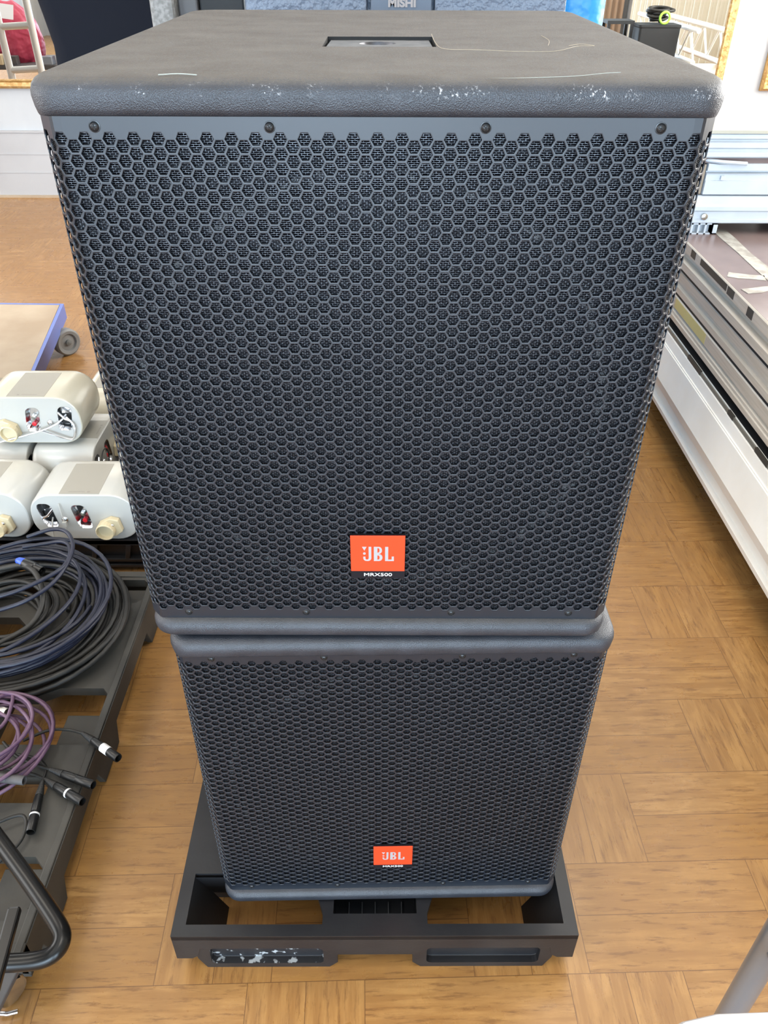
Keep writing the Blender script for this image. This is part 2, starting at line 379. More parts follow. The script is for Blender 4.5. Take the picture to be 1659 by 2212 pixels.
    for sg in (-1, 1):
        e = sg*(NC*CS + R*.75)
        ZZ = [bot + (top-bot)*k/2 for k in range(3)]
        mb.add([wrap(e, top, 0), wrap(e, bot, 0)], [])
        q_ = [wrap(e+sg*t_, z_, 0) for t_ in (-R*.25, .002, .004, .007, .02, .03) for z_ in (top, bot)]
        mb.add(q_, [(2*i_, 2*i_+2, 2*i_+3, 2*i_+1) for i_ in range(5)])
    gr = mb.build('grille', M['grille'], root, smooth=62)
    # wire cloth just behind it, following the same bend
    mb = MB(); S = [-.30, -.285] + [-a-rad*PHI*k/6 for k in range(6, -1, -1)] + [a+rad*PHI*k/6 for k in range(7)] + [.285, .30]
    L = [[wrap(s, z, .0034) for s in S] for z in (bot, top)]
    mb.loft(L, 0, False, False, closed=False); mb.build('wire_cloth', M['weave'], root, smooth=40)
    # eight cross-head screws
    for z, xs in ((.5632, (-.2257, -.0862, .0862, .2257)), (.0352, (-.2257, -.0862, .0862, .2257))):
        for k, x in enumerate(xs):
            mb = MB(); t = Matrix.Translation((0, 0, 0)) @ Matrix.Rotation(PI/2, 4, 'X')
            mb.lathe([(.0047, -.0002), (.0047, .0003), (.0038, .0005), (.0037, .0002), (.0030, .0011), (.0018, .0017), (.0002, .0019)], 20, 0, t)
            for an in (.2 + k*.37, .2 + k*.37 + PI/2):
                rm = t @ Matrix.Translation((0, 0, .0012)) @ Matrix.Rotation(an, 4, 'Z')
                mb.box(-.0022, .0022, -.00042, .00042, 0, .0009, 1, rm)
            mb.build('screw', [M['screw'], M['void']], root, loc=(x, 0, z), smooth=40)
    # orange badge
    by = -.0035; bx = .0
    bd = tag(MB().box(-.0305, .0305, by, .0005, .092, .154).build('badge', M['badgeblk'], root, bevel=.0004), 'black and orange name badge')
    MB().box(-.0303, .0303, by-.0012, by, .1035, .1542).build('orange_panel', M['orange'], bd, bevel=.0005)
    q = by-.0012; mb = MB()
    def poly(pts, holes=()):
        bm = bmesh.new(); ed = []
        for Lp in (pts,)+tuple(holes):
            vs = [bm.verts.new((p[0], p[1], 0)) for p in Lp]; ed += [bm.edges.new((vs[i], vs[(i+1) % len(vs)])) for i in range(len(vs))]
        bmesh.ops.triangle_fill(bm, use_beauty=True, edges=ed)
        bmesh.ops.extrude_face_region(bm, geom=bm.faces[:])
        bm.verts.ensure_lookup_table(); h = len(bm.verts)//2
        for v in bm.verts[h:]: v.co.z = .0003
        bm.verts.index_update(); bm.faces.ensure_lookup_table()
        mb.add([v.co[:] for v in bm.verts], [tuple(v.index for v in f.verts) for f in bm.faces], 0, Matrix.Translation((0, q, .1289)) @ STAND @ Matrix.Diagonal((.97, 1.22, 1, 1))); bm.free()
    k = .00833                                                        # half of the letter height
    arc = lambda cx, cy, rx, ry, a0, a1, n=8: [(cx+rx*math.cos(a0+(a1-a0)*t/n), cy+ry*math.sin(a0+(a1-a0)*t/n)) for t in range(n+1)]
    # J with a hooked foot, then B, then L, then the arrow and dot before them
    poly([(-.0105, k), (-.0074, k), (-.0074, -.0045)] + arc(-.0112, -.0045, .0038, .0038, 0, -PI/2)[1:] + arc(-.0133, -.0045, .0035, .0038, -PI/2, -PI)[0:] + [(-.0168, -.0032), (-.0142, -.0032), (-.0142, -.0048)] + arc(-.0128, -.0048, .0014, .0018, PI, 3*PI/2)[1:] + arc(-.0122, -.0048, .0017, .0018, 3*PI/2, 2*PI))
    o = [(-.0045, -k), (.0012, -k)] + arc(.0012, -.0042, .0043, k-.0042, -PI/2, PI/2)[1:] + arc(.0012, .0042, .0037, k-.0042, -PI/2+.02, PI/2)[0:] + [(-.0045, k)]
    h1 = [(-.0004, -.0066), (.0008, -.0066)] + arc(.0008, -.0042, .0013, .0024, -PI/2, PI/2)[1:] + [(-.0004, -.0018)]
    h2 = [(-.0004, .0016), (.0008, .0016)] + arc(.0008, .0042, .0012, .0026, -PI/2, PI/2)[1:] + [(-.0004, .0068)]
    poly(o, (h1, h2))
    poly([(.0084, k), (.0120, k), (.0120, -.0066), (.0160, -.0066), (.0160, -.0030), (.0186, -.0030), (.0186, -k), (.0084, -k)])
    poly([(-.0180, k), (-.0128, k), (-.0154, .0038)]); poly(arc(-.0154, .0005, .0016, .0014, 0, 2*PI*11/12, 11))
    mb.build('lettering', M['letter'], bd)
    v, f = text_mesh('MRX500', .0064, 1.30, .00003)
    wid = max(p[0] for p in v)-min(p[0] for p in v); v = [(p[0]*.0318/wid, p[1], p[2]) for p in v]
    MB().add(v, f, 0, Matrix.Translation((0, by-.0001, .0974)) @ STAND).build('lettering', M['white_ink'], bd)
    return root
sub = make_sub()
sub.location = (0, 0, .712); sub.rotation_euler = (.0055, 0, 0)
tag(sub, 'upper black subwoofer with orange badge, dusty lid and hexagon mesh grille', 'loudspeaker', 'pair of stacked black subwoofers')
low = copy_tree(sub); low.location = (.0181, -.0012, .110); low.rotation_euler = (0, 0, .0213)
tag(low, 'lower black subwoofer with orange badge, standing on the small black pallet', 'loudspeaker', 'pair of stacked black subwoofers')
for ch in low.children:
    if ch.name.startswith('cabinet'): ch.material_slots[0].link = 'OBJECT'; ch.material_slots[0].material = M['cab2']
    if ch.name.startswith('badge'): ch.location = (.0035, 0, -.0025)
for ch in sub.children:
    if ch.name.startswith('badge'): ch.location = (-.0008, 0, .0)

# bits of dirt lying on the upper lid
def strand(name, label, pts, r, m, cat='fluff'):
    tag(MB().tube(smoothpath(pts, 8), r, 5).build(name, m, smooth=60), label, cat)
zt = 1.3128
random.seed(4)
strand('hair_strand', 'long pale hair curling over the lid right of the handle plate', [(.055, .29, zt+.002), (.056, .22, zt), (.062, .17, zt), (.09, .152, zt+.001), (.13, .150, zt), (.165, .155, zt), (.19, .185, zt+.001), (.21, .20, zt), (.2, .215, zt), (.185, .20, zt)], .00022, M['fibre'])
strand('thread', 'tiny straight thread on the lid near the right rear', [(.165, .20, zt), (.172, .24, zt+.001), (.174, .30, zt)], .0002, M['fibre'])
strand('grass_stalk', 'thin pale dry stalk lying along the front roll of the lid, right of centre', [(.045, -.0008, zt-.0030), (.10, -.0014, zt-.0030), (.150, .001, zt-.0018), (.175, .006, zt-.0004), (.19, .009, zt)], .00022, M['straw'], 'dry stalk')
strand('paint_sliver', 'short pale sliver on the front roll of the lid, left of centre', [(-.17, .001, zt-.0017), (-.155, .002, zt-.001), (-.14, .0005, zt-.0016)], .0004, M['straw'], 'sliver')

# ------------------------------------------------------------------ pallets
def chamfrect(x0, x1, y0, y1, c): return [(x0+c, y0), (x1-c, y0), (x1, y0+c), (x1, y1-c), (x1-c, y1), (x0+c, y1), (x0, y1-c), (x0, y0+c)]
def holed(mb, outer, holes, z0, z1, mi=0):
    """flat slab with holes"""
    bm = bmesh.new(); ed = []; loops = [outer]+list(holes)
    for L in loops:
        vs = [bm.verts.new((p[0], p[1], z1)) for p in L]; ed += [bm.edges.new((vs[i], vs[(i+1) % len(vs)])) for i in range(len(vs))]
    bmesh.ops.triangle_fill(bm, use_beauty=True, edges=ed); bm.verts.index_update()
    V = [v.co[:] for v in bm.verts]; Fc = [tuple(v.index for v in f.verts) for f in bm.faces]; bm.free()
    mb.add(V, Fc, mi); mb.add([(x, y, z0) for x, y, z in V], [f[::-1] for f in Fc], mi)
    for L in loops: mb.loft([[(p[0], p[1], z) for p in L] for z in (z0, z1)], mi, False, False)
def foot(mb, cx, cy, w, d, z0, z1, t=.012, mi=0):
    mb.loft([[(cx+sx*(w/2-q), cy+sy*(d/2-q), z) for sx, sy in ((-1, -1), (1, -1), (1, 1), (-1, 1))] for z, q in ((z0, t), (z1, 0))], mi)
def small_pallet():
    root = empty('small_pallet', (-.0065, -.0665, 0), (0, 0, .007)); H = .1085; w = .326
    mb = MB()
    # deck: front rail with a bulge in the middle, two hand openings, closed boards behind
    holes = [[(-.305, .019), (-.085, .019), (-.085, .036), (-.105, .095), (-.245, .095), (-.255, .105), (-.305, .105)],
             [(.305, .019), (.305, .105), (.255, .105), (.245, .095), (.105, .095), (.085, .036), (.085, .019)],
             [(-.068, .036), (.068, .036), (.068, .10), (-.068, .10)]]
    for k in range(3):
        for sx in (-1, 1): holes.append(chamfrect(sx*.18-.07, sx*.18+.07, .22+k*.2, .30+k*.2, .012))
    holed(mb, [(-w, 0), (w, 0), (w, .80), (-w, .80)], holes, H-.012, H)
    # skirt round the edge, deeper at the corners, with the feet panels under the front rail
    for y0, y1, fy in ((0, .014, 0), (.786, .80, 1)):
        prof = [(-w, .036), (-w+.026, .036), (-w+.036, .044), (-w+.042, .068), (-.090, .068), (-.070, .047), (.070, .047), (.090, .068), (w-.042, .068), (w-.036, .044), (w-.026, .036), (w, .036), (w, H-.001), (-w, H-.001)]
        mb.prism(prof, y0, y1, 'y')
    for x0, x1 in ((-w, -w+.014), (w-.014, w)):
        prof = [(0.001, .036), (.06, .036), (.08, .06), (.30, .06), (.32, .03), (.48, .03), (.5, .06), (.72, .06), (.74, .036), (.799, .036), (.799, H-.001), (.001, H-.001)]
        mb.prism(prof, x0, x1, 'x')
    for sx in (-1, 1):                      # tapering walls of the openings
        mb.loft([[(sx*(.305-q), y, z) for y in (.02, .104)] for z, q in ((H-.003, .0), (.0, .045))], 0, False, False, closed=False)
        mb.loft([[(sx*(.085+q), y, z) for y in (.02, .10)] for z, q in ((H-.003, .0), (.0, .004))], 0, False, False, closed=False)
        mb.loft([[(x, .100+q, z) for x in (sx*.085, sx*.305)] for z, q in ((H-.003, .0), (.05, .004))], 0, False, False, closed=False)
        # foot block with a sunk panel in its front
        cx = sx*.18; outer = [(cx-.118, .0005), (cx+.118, .0005), (cx+.118, .062), (cx-.118, .062)]
        ox = [(cx-.098, 0), (cx+.098, 0), (cx+.118, .020), (cx+.118, .078), (cx-.118, .078), (cx-.118, .020)]
        if sx < 0: ox = [(cx-.1, 0), (cx+.104, 0), (cx+.118, .016), (cx+.118, .078), (cx-.118, .078), (cx-.112, .03)]
        else: ox = [(cx-.104, 0), (cx+.1, 0), (cx+.112, .03), (cx+.118, .078), (cx-.118, .078), (cx-.118, .016)]
        bm = bmesh.new(); pr = rrect(.186, .050, .009, 3, cx-sx*.002, .038); ed = []
        for L in (ox, pr):
            vs = [bm.verts.new((p[0], .003, p[1])) for p in L]; ed += [bm.edges.new((vs[i], vs[(i+1) % len(vs)])) for i in range(len(vs))]
        bmesh.ops.triangle_fill(bm, use_beauty=True, edges=ed, normal=(0, -1, 0)); bm.verts.index_update()
        mb.add([v.co[:] for v in bm.verts], [tuple(v.index for v in f.verts) for f in bm.faces]); bm.free()
        mb.loft([[(p[0], y, p[1]) for p in pr] for y in (.003, .015)], 1 if sx < 0 else 0, False, True)
        mb.loft([[(p[0], y, p[1]) for p in ox] for y in (.003, .018)], 0, False, False)
    mb.box(-.084, -.070, .03, .30, .012, H-.002); mb.box(.070, .084, .03, .30, .012, H-.002)
    mb.box(-.07, .07, .03, .30, .012, .02)
    for k in range(5): mb.box(-.046+k*.023-.001, -.046+k*.023+.001, .036, .10, .018, .026, 2)
    for y in (.40, .745):
        for x in (-.27, 0, .27): foot(mb, x, y, .1, .1, 0, H-.01)
    for x in (-.27, .27): foot(mb, x, .15, .09, .08, 0, H-.01)
    mb.build('deck_frame', [M['pal'], M['chip'], M['greybar']], root, bevel=.0014)
    tag(root, 'small black plastic pallet under the stacked subwoofers, front foot scuffed white', 'pallet')
small_pallet()

def cable_pallet():
    root = empty('cable_pallet', (-.556, -.10, 0)); H = .11; W = 1.2; D = .925; mb = MB()
    # local x runs left from the right-hand rail
    holes = []
    def hole(x0, x1, y0, y1, c): holes.append(chamfrect(-x1, -x0, y0, y1, c))
    hole(.018, .15, .812, .895, .012); holes.append([(-.21, .400), (-.018, .400), (-.018, .53), (-.03, .545), (-.12, .545), (-.165, .52), (-.21, .52)]); hole(.065, .16, .27, .325, .018); hole(.018, .21, .055, .165, .02)
    for x0 in (.26, .55, .84):
        hole(x0, x0+.2, .835, .888, .012); hole(x0, x0+.2, .405, .545, .04); hole(x0, x0+.2, .07, .165, .02)
    hole(.24, .40, .60, .76, .05); hole(.5, .66, .6, .76, .05); hole(.24, .40, .22, .34, .05)
    holed(mb, [(-W, 0), (0, 0), (0, D), (-W, D)], holes, H-.022, H)
    prof = [(0, .04), (.05, .04), (.06, .004), (.15, .004), (.165, .05), (.37, .055), (.39, .004), (.49, .004), (.505, .055), (.765, .055), (.785, .004), (.875, .004), (.89, .05), (D, .05), (D, H+.004), (0, H+.004)]
    mb.prism(prof, -.016, -.002, 'x'); mb.prism(prof, -W+.002, -W+.016, 'x')
    for y0 in (0, D-.02): mb.box(-W, 0, y0, y0+.02, .05, H+.003)
    for x in (-.05, -.6, -1.15):
        for y in (.105, .44, .83): foot(mb, x, y, .085, .1, 0, H-.02)
    mb.build('deck_frame', M['palold'], root, bevel=.002)
    tag(root, 'large dusty black plastic pallet at the left carrying coiled cables', 'pallet')
cable_pallet()

def speaker_pallet():
    root = empty('speaker_pallet', (-.475, .955, 0)); H = .11; W = 1.2; D = .8; mb = MB()
    holes = [chamfrect(-x-.12, -x, y, y+.1, .02) for x in (.06, .25, .44, .63, .82, 1.01) for y in (.08, .26, .45, .62)]
    holed(mb, [(-W, 0), (0, 0), (0, D), (-W, D)], holes, H-.014, H)
    for y0 in (0, D-.02):
        mb.box(-W, 0, y0, y0+.02, H-.018, H-.001); mb.box(-W, 0, y0, y0+.02, .036, .046); mb.box(-W, 0, y0, y0+.02, .016, .026)
        mb.box(-W, 0, y0+.016, y0+.02, .046, H-.018)
        for k in range(14): mb.prism([(-.03-k*.089-.006, .046), (-.03-k*.089+.006, .046), (-.03-k*.089+.018, H-.018), (-.03-k*.089+.004, H-.018)], y0, y0+.018, 'y')
    for x in (-W, -.018): mb.box(x, x+.018, 0, D, .02, H-.001)
    for x in (-.06, -.6, -1.14):
        for y in (.07, .4, .73): foot(mb, x, y, .1, .1, 0, H-.01)
    mb.build('deck_frame', M['pal'], root, bevel=.0015)
    tag(root, 'black slotted plastic pallet behind the cable pallet, carrying white wall speakers', 'pallet')
speaker_pallet()

# ------------------------------------------------------------------ white wall speakers
W_, H_, L_ = .276, .143, .172
def end_loop(w, h, r, y): return [(p[0], y, p[1]) for p in rrect(w, h, r, 8, 0, H_/2)]
def make_wall_speaker(shell):
    root = empty('wall_speaker', (0, 0, 0)); R_ = .062
    mb = MB()
    prof = [(.004, 0), (.0015, .0015), (0, .006), (0, L_-.02), (.002, L_-.008), (.008, L_-.001), (.014, L_)]
    mb.loft([end_loop(W_-2*q, H_-2*q, R_-q*.6, y) for q, y in prof], 0, False, True)
    body = mb.build('body', shell, root, smooth=35)
    # end panel with two sunk terminal cups
    cups = [(-.094, .078), (-.006, .074)]
    bm = bmesh.new(); ed = []; loops = [end_loop(W_-.008, H_-.008, R_-.0024, 0)] + [[(cx+p[0]-.16*p[1], 0, cz+p[1]) for p in rrect(.037, .072, .013, 4)] for cx, cz in cups]
    for L in loops:
        vs = [bm.verts.new(p) for p in L]; ed += [bm.edges.new((vs[i], vs[(i+1) % len(vs)])) for i in range(len(vs))]
    bmesh.ops.triangle_fill(bm, use_beauty=True, edges=ed, normal=(0, -1, 0)); bm.verts.index_update()
    mb = MB(); mb.add([v.co[:] for v in bm.verts], [tuple(v.index for v in f.verts) for f in bm.faces]); bm.free()
    mb.build('end_panel', M['white'], root)
    for k, (cx, cz) in enumerate(cups):
        mb = MB(); mb.loft([[(cx+s*(p[0]-.16*p[1]), y, cz+s*p[1]) for p in rrect(.037, .072, .013, 4)] for s, y in ((1.02, -.0008), (.98, .001), (.74, .019))], 0, False, True)
        cup = tag(mb.build('terminal_cup', M['chrome'], root, smooth=30), 'polished sunk metal cup')
        t = Matrix.Translation((cx, .018, cz)) @ Matrix.Rotation(PI/2, 4, 'X')
        if k == 1:
            MB().lathe([(.0065, 0), (.0065, .012), (.004, .013), (.004, .006)], 14, 0, Matrix.Translation((0, 0, .004)) @ t).build('terminal', M['nickel'], cup, smooth=40)
            MB().lathe([(.0062, 0), (.0062, .013), (.003, .014)], 14, 0, Matrix.Translation((.002, 0, -.016)) @ t).build('red_terminal', M['red'], cup, smooth=40)
        else:
            MB().box(cx-.012, cx+.014, .012, .02, cz-.022, cz+.004).build('socket', M['void'], cup)
            MB().tube([(cx-.018, .004, cz-.012), (cx, -.001, cz), (cx+.016, .002, cz+.018)], .0035, 8).build('clip', M['chrome'], cup, smooth=40)
    # cream mounting knob with a screw
    mb = MB(); cx, cz = .066, .050
    mb.prism([(cx-.034, cz-.018), (cx-.018, cz-.030), (cx+.012, cz-.026), (cx+.030, cz-.012), (cx+.024, cz+.022), (cx+.004, cz+.028), (cx-.028, cz+.012)], -.016, 0.0, 'y')
    mb.lathe([(.024, 0), (.024, .018), (.021, .020), (.019, .008)], 20, 0, Matrix.Translation((cx-.01, -.014, cz-.004)) @ Matrix.Rotation(PI/2, 4, 'X'))
    kn = tag(mb.build('mounting_knob', M['knob'], root, bevel=.002), 'cream plastic mounting knob')
    MB().lathe([(.006, 0), (.005, .004), (.001, .006)], 12, 0, Matrix.Translation((cx+.006, -.017, cz+.008)) @ Matrix.Rotation(PI/2, 4, 'X')).build('screw', M['chrome'], kn, smooth=50)
    MB().lathe([(.009, 0), (.009, .002), (.006, .005), (.001, .006)], 16, 0, Matrix.Translation((-.052, 0, .066)) @ Matrix.Rotation(PI/2, 4, 'X')).build('bolt', M['chrome'], root, smooth=50)
    # grey-beige label field across the top
    lab = tag(MB().box(-.052, .050, .004, L_-.025, H_-.0003, H_+.0004).build('label_field', M['greylab'], root), 'grey-beige label field')
    MB().box(-.03, .012, .012, .0145, H_+.0004, H_+.0006).box(.018, .024, .010, .0165, H_+.0004, H_+.0006).build('small_print', M['labink'], lab)
    return root
G_ = 'white wall speakers heaped on the pallet'
base = make_wall_speaker(M['white'])
base.location = (-.769, .958, .110); tag(base, 'white wall speaker in the front row, nearest the subwoofer, with a cable tie', 'wall speaker', G_)
tie = MB().tube(smoothpath([(-.055, -.006, .118), (-.052, -.010, .085), (-.050, -.012, .050), (-.049, -.016, .0), (-.052, -.022, -.05), (-.058, -.03, -.074)], 8), .0016, 6)
tie.tube(smoothpath([(-.085, .006, .068), (-.085, -.008, .055), (-.088, -.014, .02), (-.086, -.018, -.03), (-.072, -.026, -.074)], 8), .0022, 6)
tie.box(-.055, -.045, -.016, -.008, .052, .066)
tag(tie.build('cable_tie', M['white'], base, smooth=50), 'white hanging cable tie')
tie_o = [c for c in base.children if c.name.startswith('cable_tie')][0]
def put_spk(loc, rot, label, shell=None, flip=False):
    c = base.copy(); C.objects.link(c); c.location = loc; c.rotation_euler = rot; c['label'] = label
    for ch in list(base.children):
        if ch == tie_o: continue
        d = ch.copy(); C.objects.link(d); d.parent = c
        if flip: d.scale.x = -1
        if shell and ch.name.startswith('body'):
            d.data = ch.data.copy(); d.data.materials[0] = shell
        for g in ch.children:
            e = g.copy(); C.objects.link(e); e.parent = d
    return c
put_spk((-1.052, .968, .110), (0, 0, -.05), 'white wall speaker in the front row, cut by the left picture edge', M['white'])
cT = put_spk((-.955, 1.195, .262), (.0, 0, 0.0), 'topmost cream-sided wall speaker lying across the others, steel wire on its end', M['cream'], True)
wire = MB().tube(smoothpath([(.098, .006, .088), (.075, -.012, .070), (.03, -.02, .052), (-.03, -.024, .035), (-.10, -.03, .018), (-.16, -.034, .004)], 8), .0024, 6)
wire.tube(smoothpath([(.10, -.003, .085), (.118, -.008, .06), (.112, -.01, .03), (.10, -.012, .02), (.06, -.016, .036), (.03, -.018, .05)], 8), .0028, 6)
tag(wire.build('safety_wire', M['chrome'], cT, smooth=50), 'braided steel safety wire')
put_spk((-.800, 1.290, .110), (0, 0, PI/2), 'white wall speaker lying sideways under the topmost one, its end toward the subwoofer')
put_spk((-.985, 1.290, .110), (0, 0, PI/2), 'white wall speaker lying sideways at the left picture edge, under the topmost one')
put_spk((-.560, 1.290, .110), (0, 0, PI/2), 'white wall speaker mostly hidden behind the subwoofer, only its rounded edge showing')
put_spk((-.765, 1.600, .110), (0, 0, PI/2), 'yellowed cream wall speaker at the back of the heap, lying sideways', M['cream'])
loop = MB().tube([(-.785+.0, 1.215+.03*math.cos(a), .20+.028*math.sin(a)) for a in [2*PI*k/28 for k in range(28)]], .0018, 6, closed=True)
tag(loop.build('cable_loop', M['blackc'], smooth=60), 'thin dark cable loop hanging on the sideways white speaker end', 'cable')

# ------------------------------------------------------------------ cables
def coil(name, label, cx, cy, R0, R1, loops, z0, z1, r, m, seed, wob=.010, cat='cable', tilt=.012, n=40, sq=1.0):
    random.seed(seed)
    key = []
    for k in range(loops+2):
        key.append((random.uniform(R0, R1), random.uniform(-wob, wob)*1.6, random.uniform(-wob, wob)*1.6, z0+(z1-z0)*k/(loops+1)+random.uniform(-.008, .008),
                    random.uniform(0, 2*PI), random.uniform(0, wob), random.uniform(0, 2*PI), random.uniform(0, tilt)))
    pts = []
    for i in range(loops*n+1):
        t = i/n; k = int(t); f = t-k; f = f*f*(3-2*f); A, B = key[k], key[min(k+1, loops+1)]
        L = lambda j: A[j]*(1-f)+B[j]*f
        a = 2*PI*t
        rad = L(0) + A[5]*math.sin(2*a+A[4])*(1-f) + B[5]*math.sin(2*a+B[4])*f
        z = L(3) + A[7]*math.sin(a+A[6])*(1-f) + B[7]*math.sin(a+B[6])*f
        e = min(i, loops*n-i)/14
        if e < 1: z -= .03*(1-e)**2
        pts.append((cx + L(1) + rad*math.cos(a), cy + L(2) + sq*rad*math.sin(a), max(z, .1135+r)))
    return pts
def speakon(root, p, d, m_ring):
    """round speaker connector: body, barrel and blue bushing"""
    q = Vector(d).normalized().to_track_quat('Z', 'Y').to_matrix().to_4x4(); t = Matrix.Translation(p) @ q
    c = tag(MB().lathe([(.012, -.02), (.0135, -.018), (.0135, .012), (.0115, .014), (.0115, .034), (.0095, .034), (.009, .018), (.003, .017), (.003, .032), (.001, .032)], 20, 0, t).build('connector', M['conn'], root, smooth=40), 'round black speaker plug')
    MB().lathe([(.006, -.042), (.0095, -.036), (.012, -.021), (.012, -.019)], 20, 0, t).build('bushing', m_ring, c, smooth=40)
kp = coil('', '', -.83, .632, .19, .236, 13, .118, .15, .0055, None, 5, .010)
root = empty('black_cable_coil', (0, 0, 0)); tag(root, 'thick dusty black cable coiled at the bottom of the heap on the cable pallet', 'cable', 'coiled cables on the pallet')
MB().tube(kp, .0058, 8).build('cord', M['blackc'], root, smooth=60)
root = empty('black_cable_coil', (0, 0, 0)); tag(root, 'black cable in tighter loops filling the middle of the heap on the cable pallet', 'cable', 'coiled cables on the pallet')
MB().tube(coil('', '', -.86, .65, .08, .175, 13, .118, .165, .005, None, 11, .018), .0052, 8).build('cord', M['blackc'], root, smooth=60)
tl = [(-.90, .74, .19), (-.84, .735, .205), (-.795, .70, .205), (-.765, .64, .185), (-.775, .58, .165), (-.83, .53, .155)]
MB().tube(smoothpath(tl, 10), .0065, 8).build('cord', M['blackc'], root, smooth=60)
speakon(root, (-.822, .735, .203), (.9, -.42, -.10), M['bluep'])
root = empty('navy_cable_coil', (0, 0, 0)); tag(root, 'navy blue cable coiled on top of the black ones on the cable pallet', 'cable', 'coiled cables on the pallet')
nav = coil('', '', -.845, .640, .165, .218, 11, .15, .195, .0048, None, 23, .018, tilt=.016)
MB().tube(nav, .0049, 8).build('cord', M['bluec'], root, smooth=60)
tl = [(-.97, .62, .20), (-.90, .61, .205), (-.82, .635, .212), (-.755, .69, .215), (-.735, .735, .215), (-.745, .79, .215), (-.775, .82, .21), (-.82, .825, .2), (-.87, .81, .2)]
MB().tube(smoothpath(tl, 10), .0049, 8).build('cord', M['bluec'], root, smooth=60)
tl = [(-.87, .845, .205), (-.81, .853, .222), (-.765, .835, .228), (-.735, .785, .222), (-.735, .72, .212), (-.755, .665, .203), (-.80, .62, .195), (-.87, .60, .18)]
MB().tube(smoothpath(tl, 10), .0049, 8).build('cord', M['bluec'], root, smooth=60)
root = empty('purple_cable_coil', (0, 0, 0)); tag(root, 'thin purple microphone cable coiled at the left front of the cable pallet', 'cable', 'coiled cables on the pallet')
MB().tube(coil('', '', -.765, .282, .075, .135, 10, .125, .175, .0034, None, 8, .014, tilt=.012), .0037, 8).build('cord', M['purplec'], root, smooth=60)
MB().tube([(-.745+.02*math.cos(a), .33+.05*math.sin(a), .17+.004*math.sin(3*a)) for a in [PI*1.2*k/14-1.2 for k in range(15)]], .0037, 8).build('cord', M['purplec'], root, smooth=60)

def xlr(tip, tail, label, cable, tape=None, m=None, thin=.0030):
    tip, tail = Vector(tip), Vector(tail); d = (tip-tail); Ln = d.length
    t = Matrix.Translation(tail) @ d.normalized().to_track_quat('Z', 'Y').to_matrix().to_4x4()
    root = empty('microphone_cable', tuple(tail)); inv = Matrix.Translation(-tail) @ t
    b = .30*Ln
    MB().tube([Vector(p)-tail for p in smoothpath(list(cable)+[tuple(tail)], 8)], thin, 7).build('cord', M['blackc'], root, smooth=60)
    mb = MB(); pr = []
    for k in range(9): pr += [(.0042+.0035*k/8, b*k/9), (.0042+.0035*k/8-.0007, b*(k+.6)/9)]
    mb.lathe(pr, 14, 0, inv); mb.build('strain_relief', M['rub'], root, smooth=40)
    sh = MB().lathe([(.0070, b*.98), (.0080, b*1.1), (.0084, Ln*.60), (.0081, Ln*.61), (.0081, Ln*.63), (.0086, Ln*.64), (.0086, Ln*.99), (.0081, Ln), (.0069, Ln), (.0067, Ln*.8), (.001, Ln*.8)], 20, 0, inv)
    plug = sh.build('plug', m or M['conn'], root, smooth=40)
    if tape:
        a, c = tape; MB().lathe([(.0086, Ln*a), (.0089, Ln*a), (.0089, Ln*c), (.0086, Ln*c)], 20, 0, inv, False, False).build('tape_band', M['tape'], plug, smooth=40)
    tag(root, label, 'cable', 'black microphone cables'); return root
xlr((-.497, .250, .135), (-.585, .313, .128), 'black microphone cable whose plug with a white tape band overhangs the pallet edge', [(-.70, .30, .122), (-.66, .325, .122), (-.62, .325, .124)], (.56, .74))
xlr((-.528, .193, .132), (-.622, .232, .124), 'black microphone cable plug without tape, upper of two side by side on pallet rim', [(-.74, .30, .118), (-.70, .265, .119), (-.655, .245, .121)])
xlr((-.537, .158, .132), (-.626, .212, .122), 'black microphone cable plug lying just below its twin on the pallet rim, sliver of tape', [(-.74, .25, .118), (-.70, .235, .119), (-.655, .225, .12)], (.60, .64))
xlr((-.611, .100, .128), (-.628, .205, .124), 'black microphone cable plug lying lengthwise inside the cable pallet, pointing to the camera', [(-.70, .27, .118), (-.66, .26, .119), (-.635, .24, .12)], (.66, .69))
xlr((-.646, .186, .155), (-.735, .200, .150), 'gunmetal cable plug lying on the purple coil at the left edge', [(-.82, .22, .14), (-.78, .21, .145)], None, M['greybar'])
xlr((-.735, .338, .160), (-.80, .37, .150), 'nickel-ringed cable socket peeping out of the purple coil at the left edge', [(-.88, .40, .13), (-.84, .385, .14)], None, M['nickel'])
MB_l = MB().tube(smoothpath([(-.80, .02, .13), (-.70, .10, .13), (-.64, .135, .125), (-.625, .09, .122), (-.66, .04, .12), (-.72, .03, .12)], 8), .003, 7)
tag(MB_l.build('thin_black_cable', M['blackc'], smooth=60), 'thin black cable looping over the near end of the cable pallet', 'cable')

# ------------------------------------------------------------------ trolley at the lower left
root = empty('folding_trolley', (-.55, -.10, 0)); tag(root, 'glossy black tube frame of a trolley at the lower left corner', 'trolley')
o = Vector((-.55, -.10, 0))
pl = lambda P: [Vector(p)-o for p in P]
MB().tube(pl(smoothpath([(-.64, .055, .215), (-.575, -.005, .215), (-.515, -.062, .215), (-.474, -.103, .213), (-.463, -.121, .21), (-.468, -.137, .205), (-.488, -.146, .20), (-.53, -.150, .198), (-.60, -.150, .196), (-.66, -.150, .196)], 8)), .0128, 16).build('tube_frame', M['gloss'], root, smooth=60)
mb = MB(); A, B = Vector((-.513, -.115, .275)), Vector((-.503, -.208, .275))
d = (B-A).normalized(); sd = Vector((-d.y, d.x, 0))
A = A - d*.005; B = B + d*.12
mb.loft([[tuple(p + sd*x + Vector((0, 0, z)) - o) for x, z in ((-.014, -.006), (.004, -.006), (.004, .006), (-.014, .006))] for p in (A, B)])
mb.build('cross_bar', M['gloss'], root, bevel=.003)
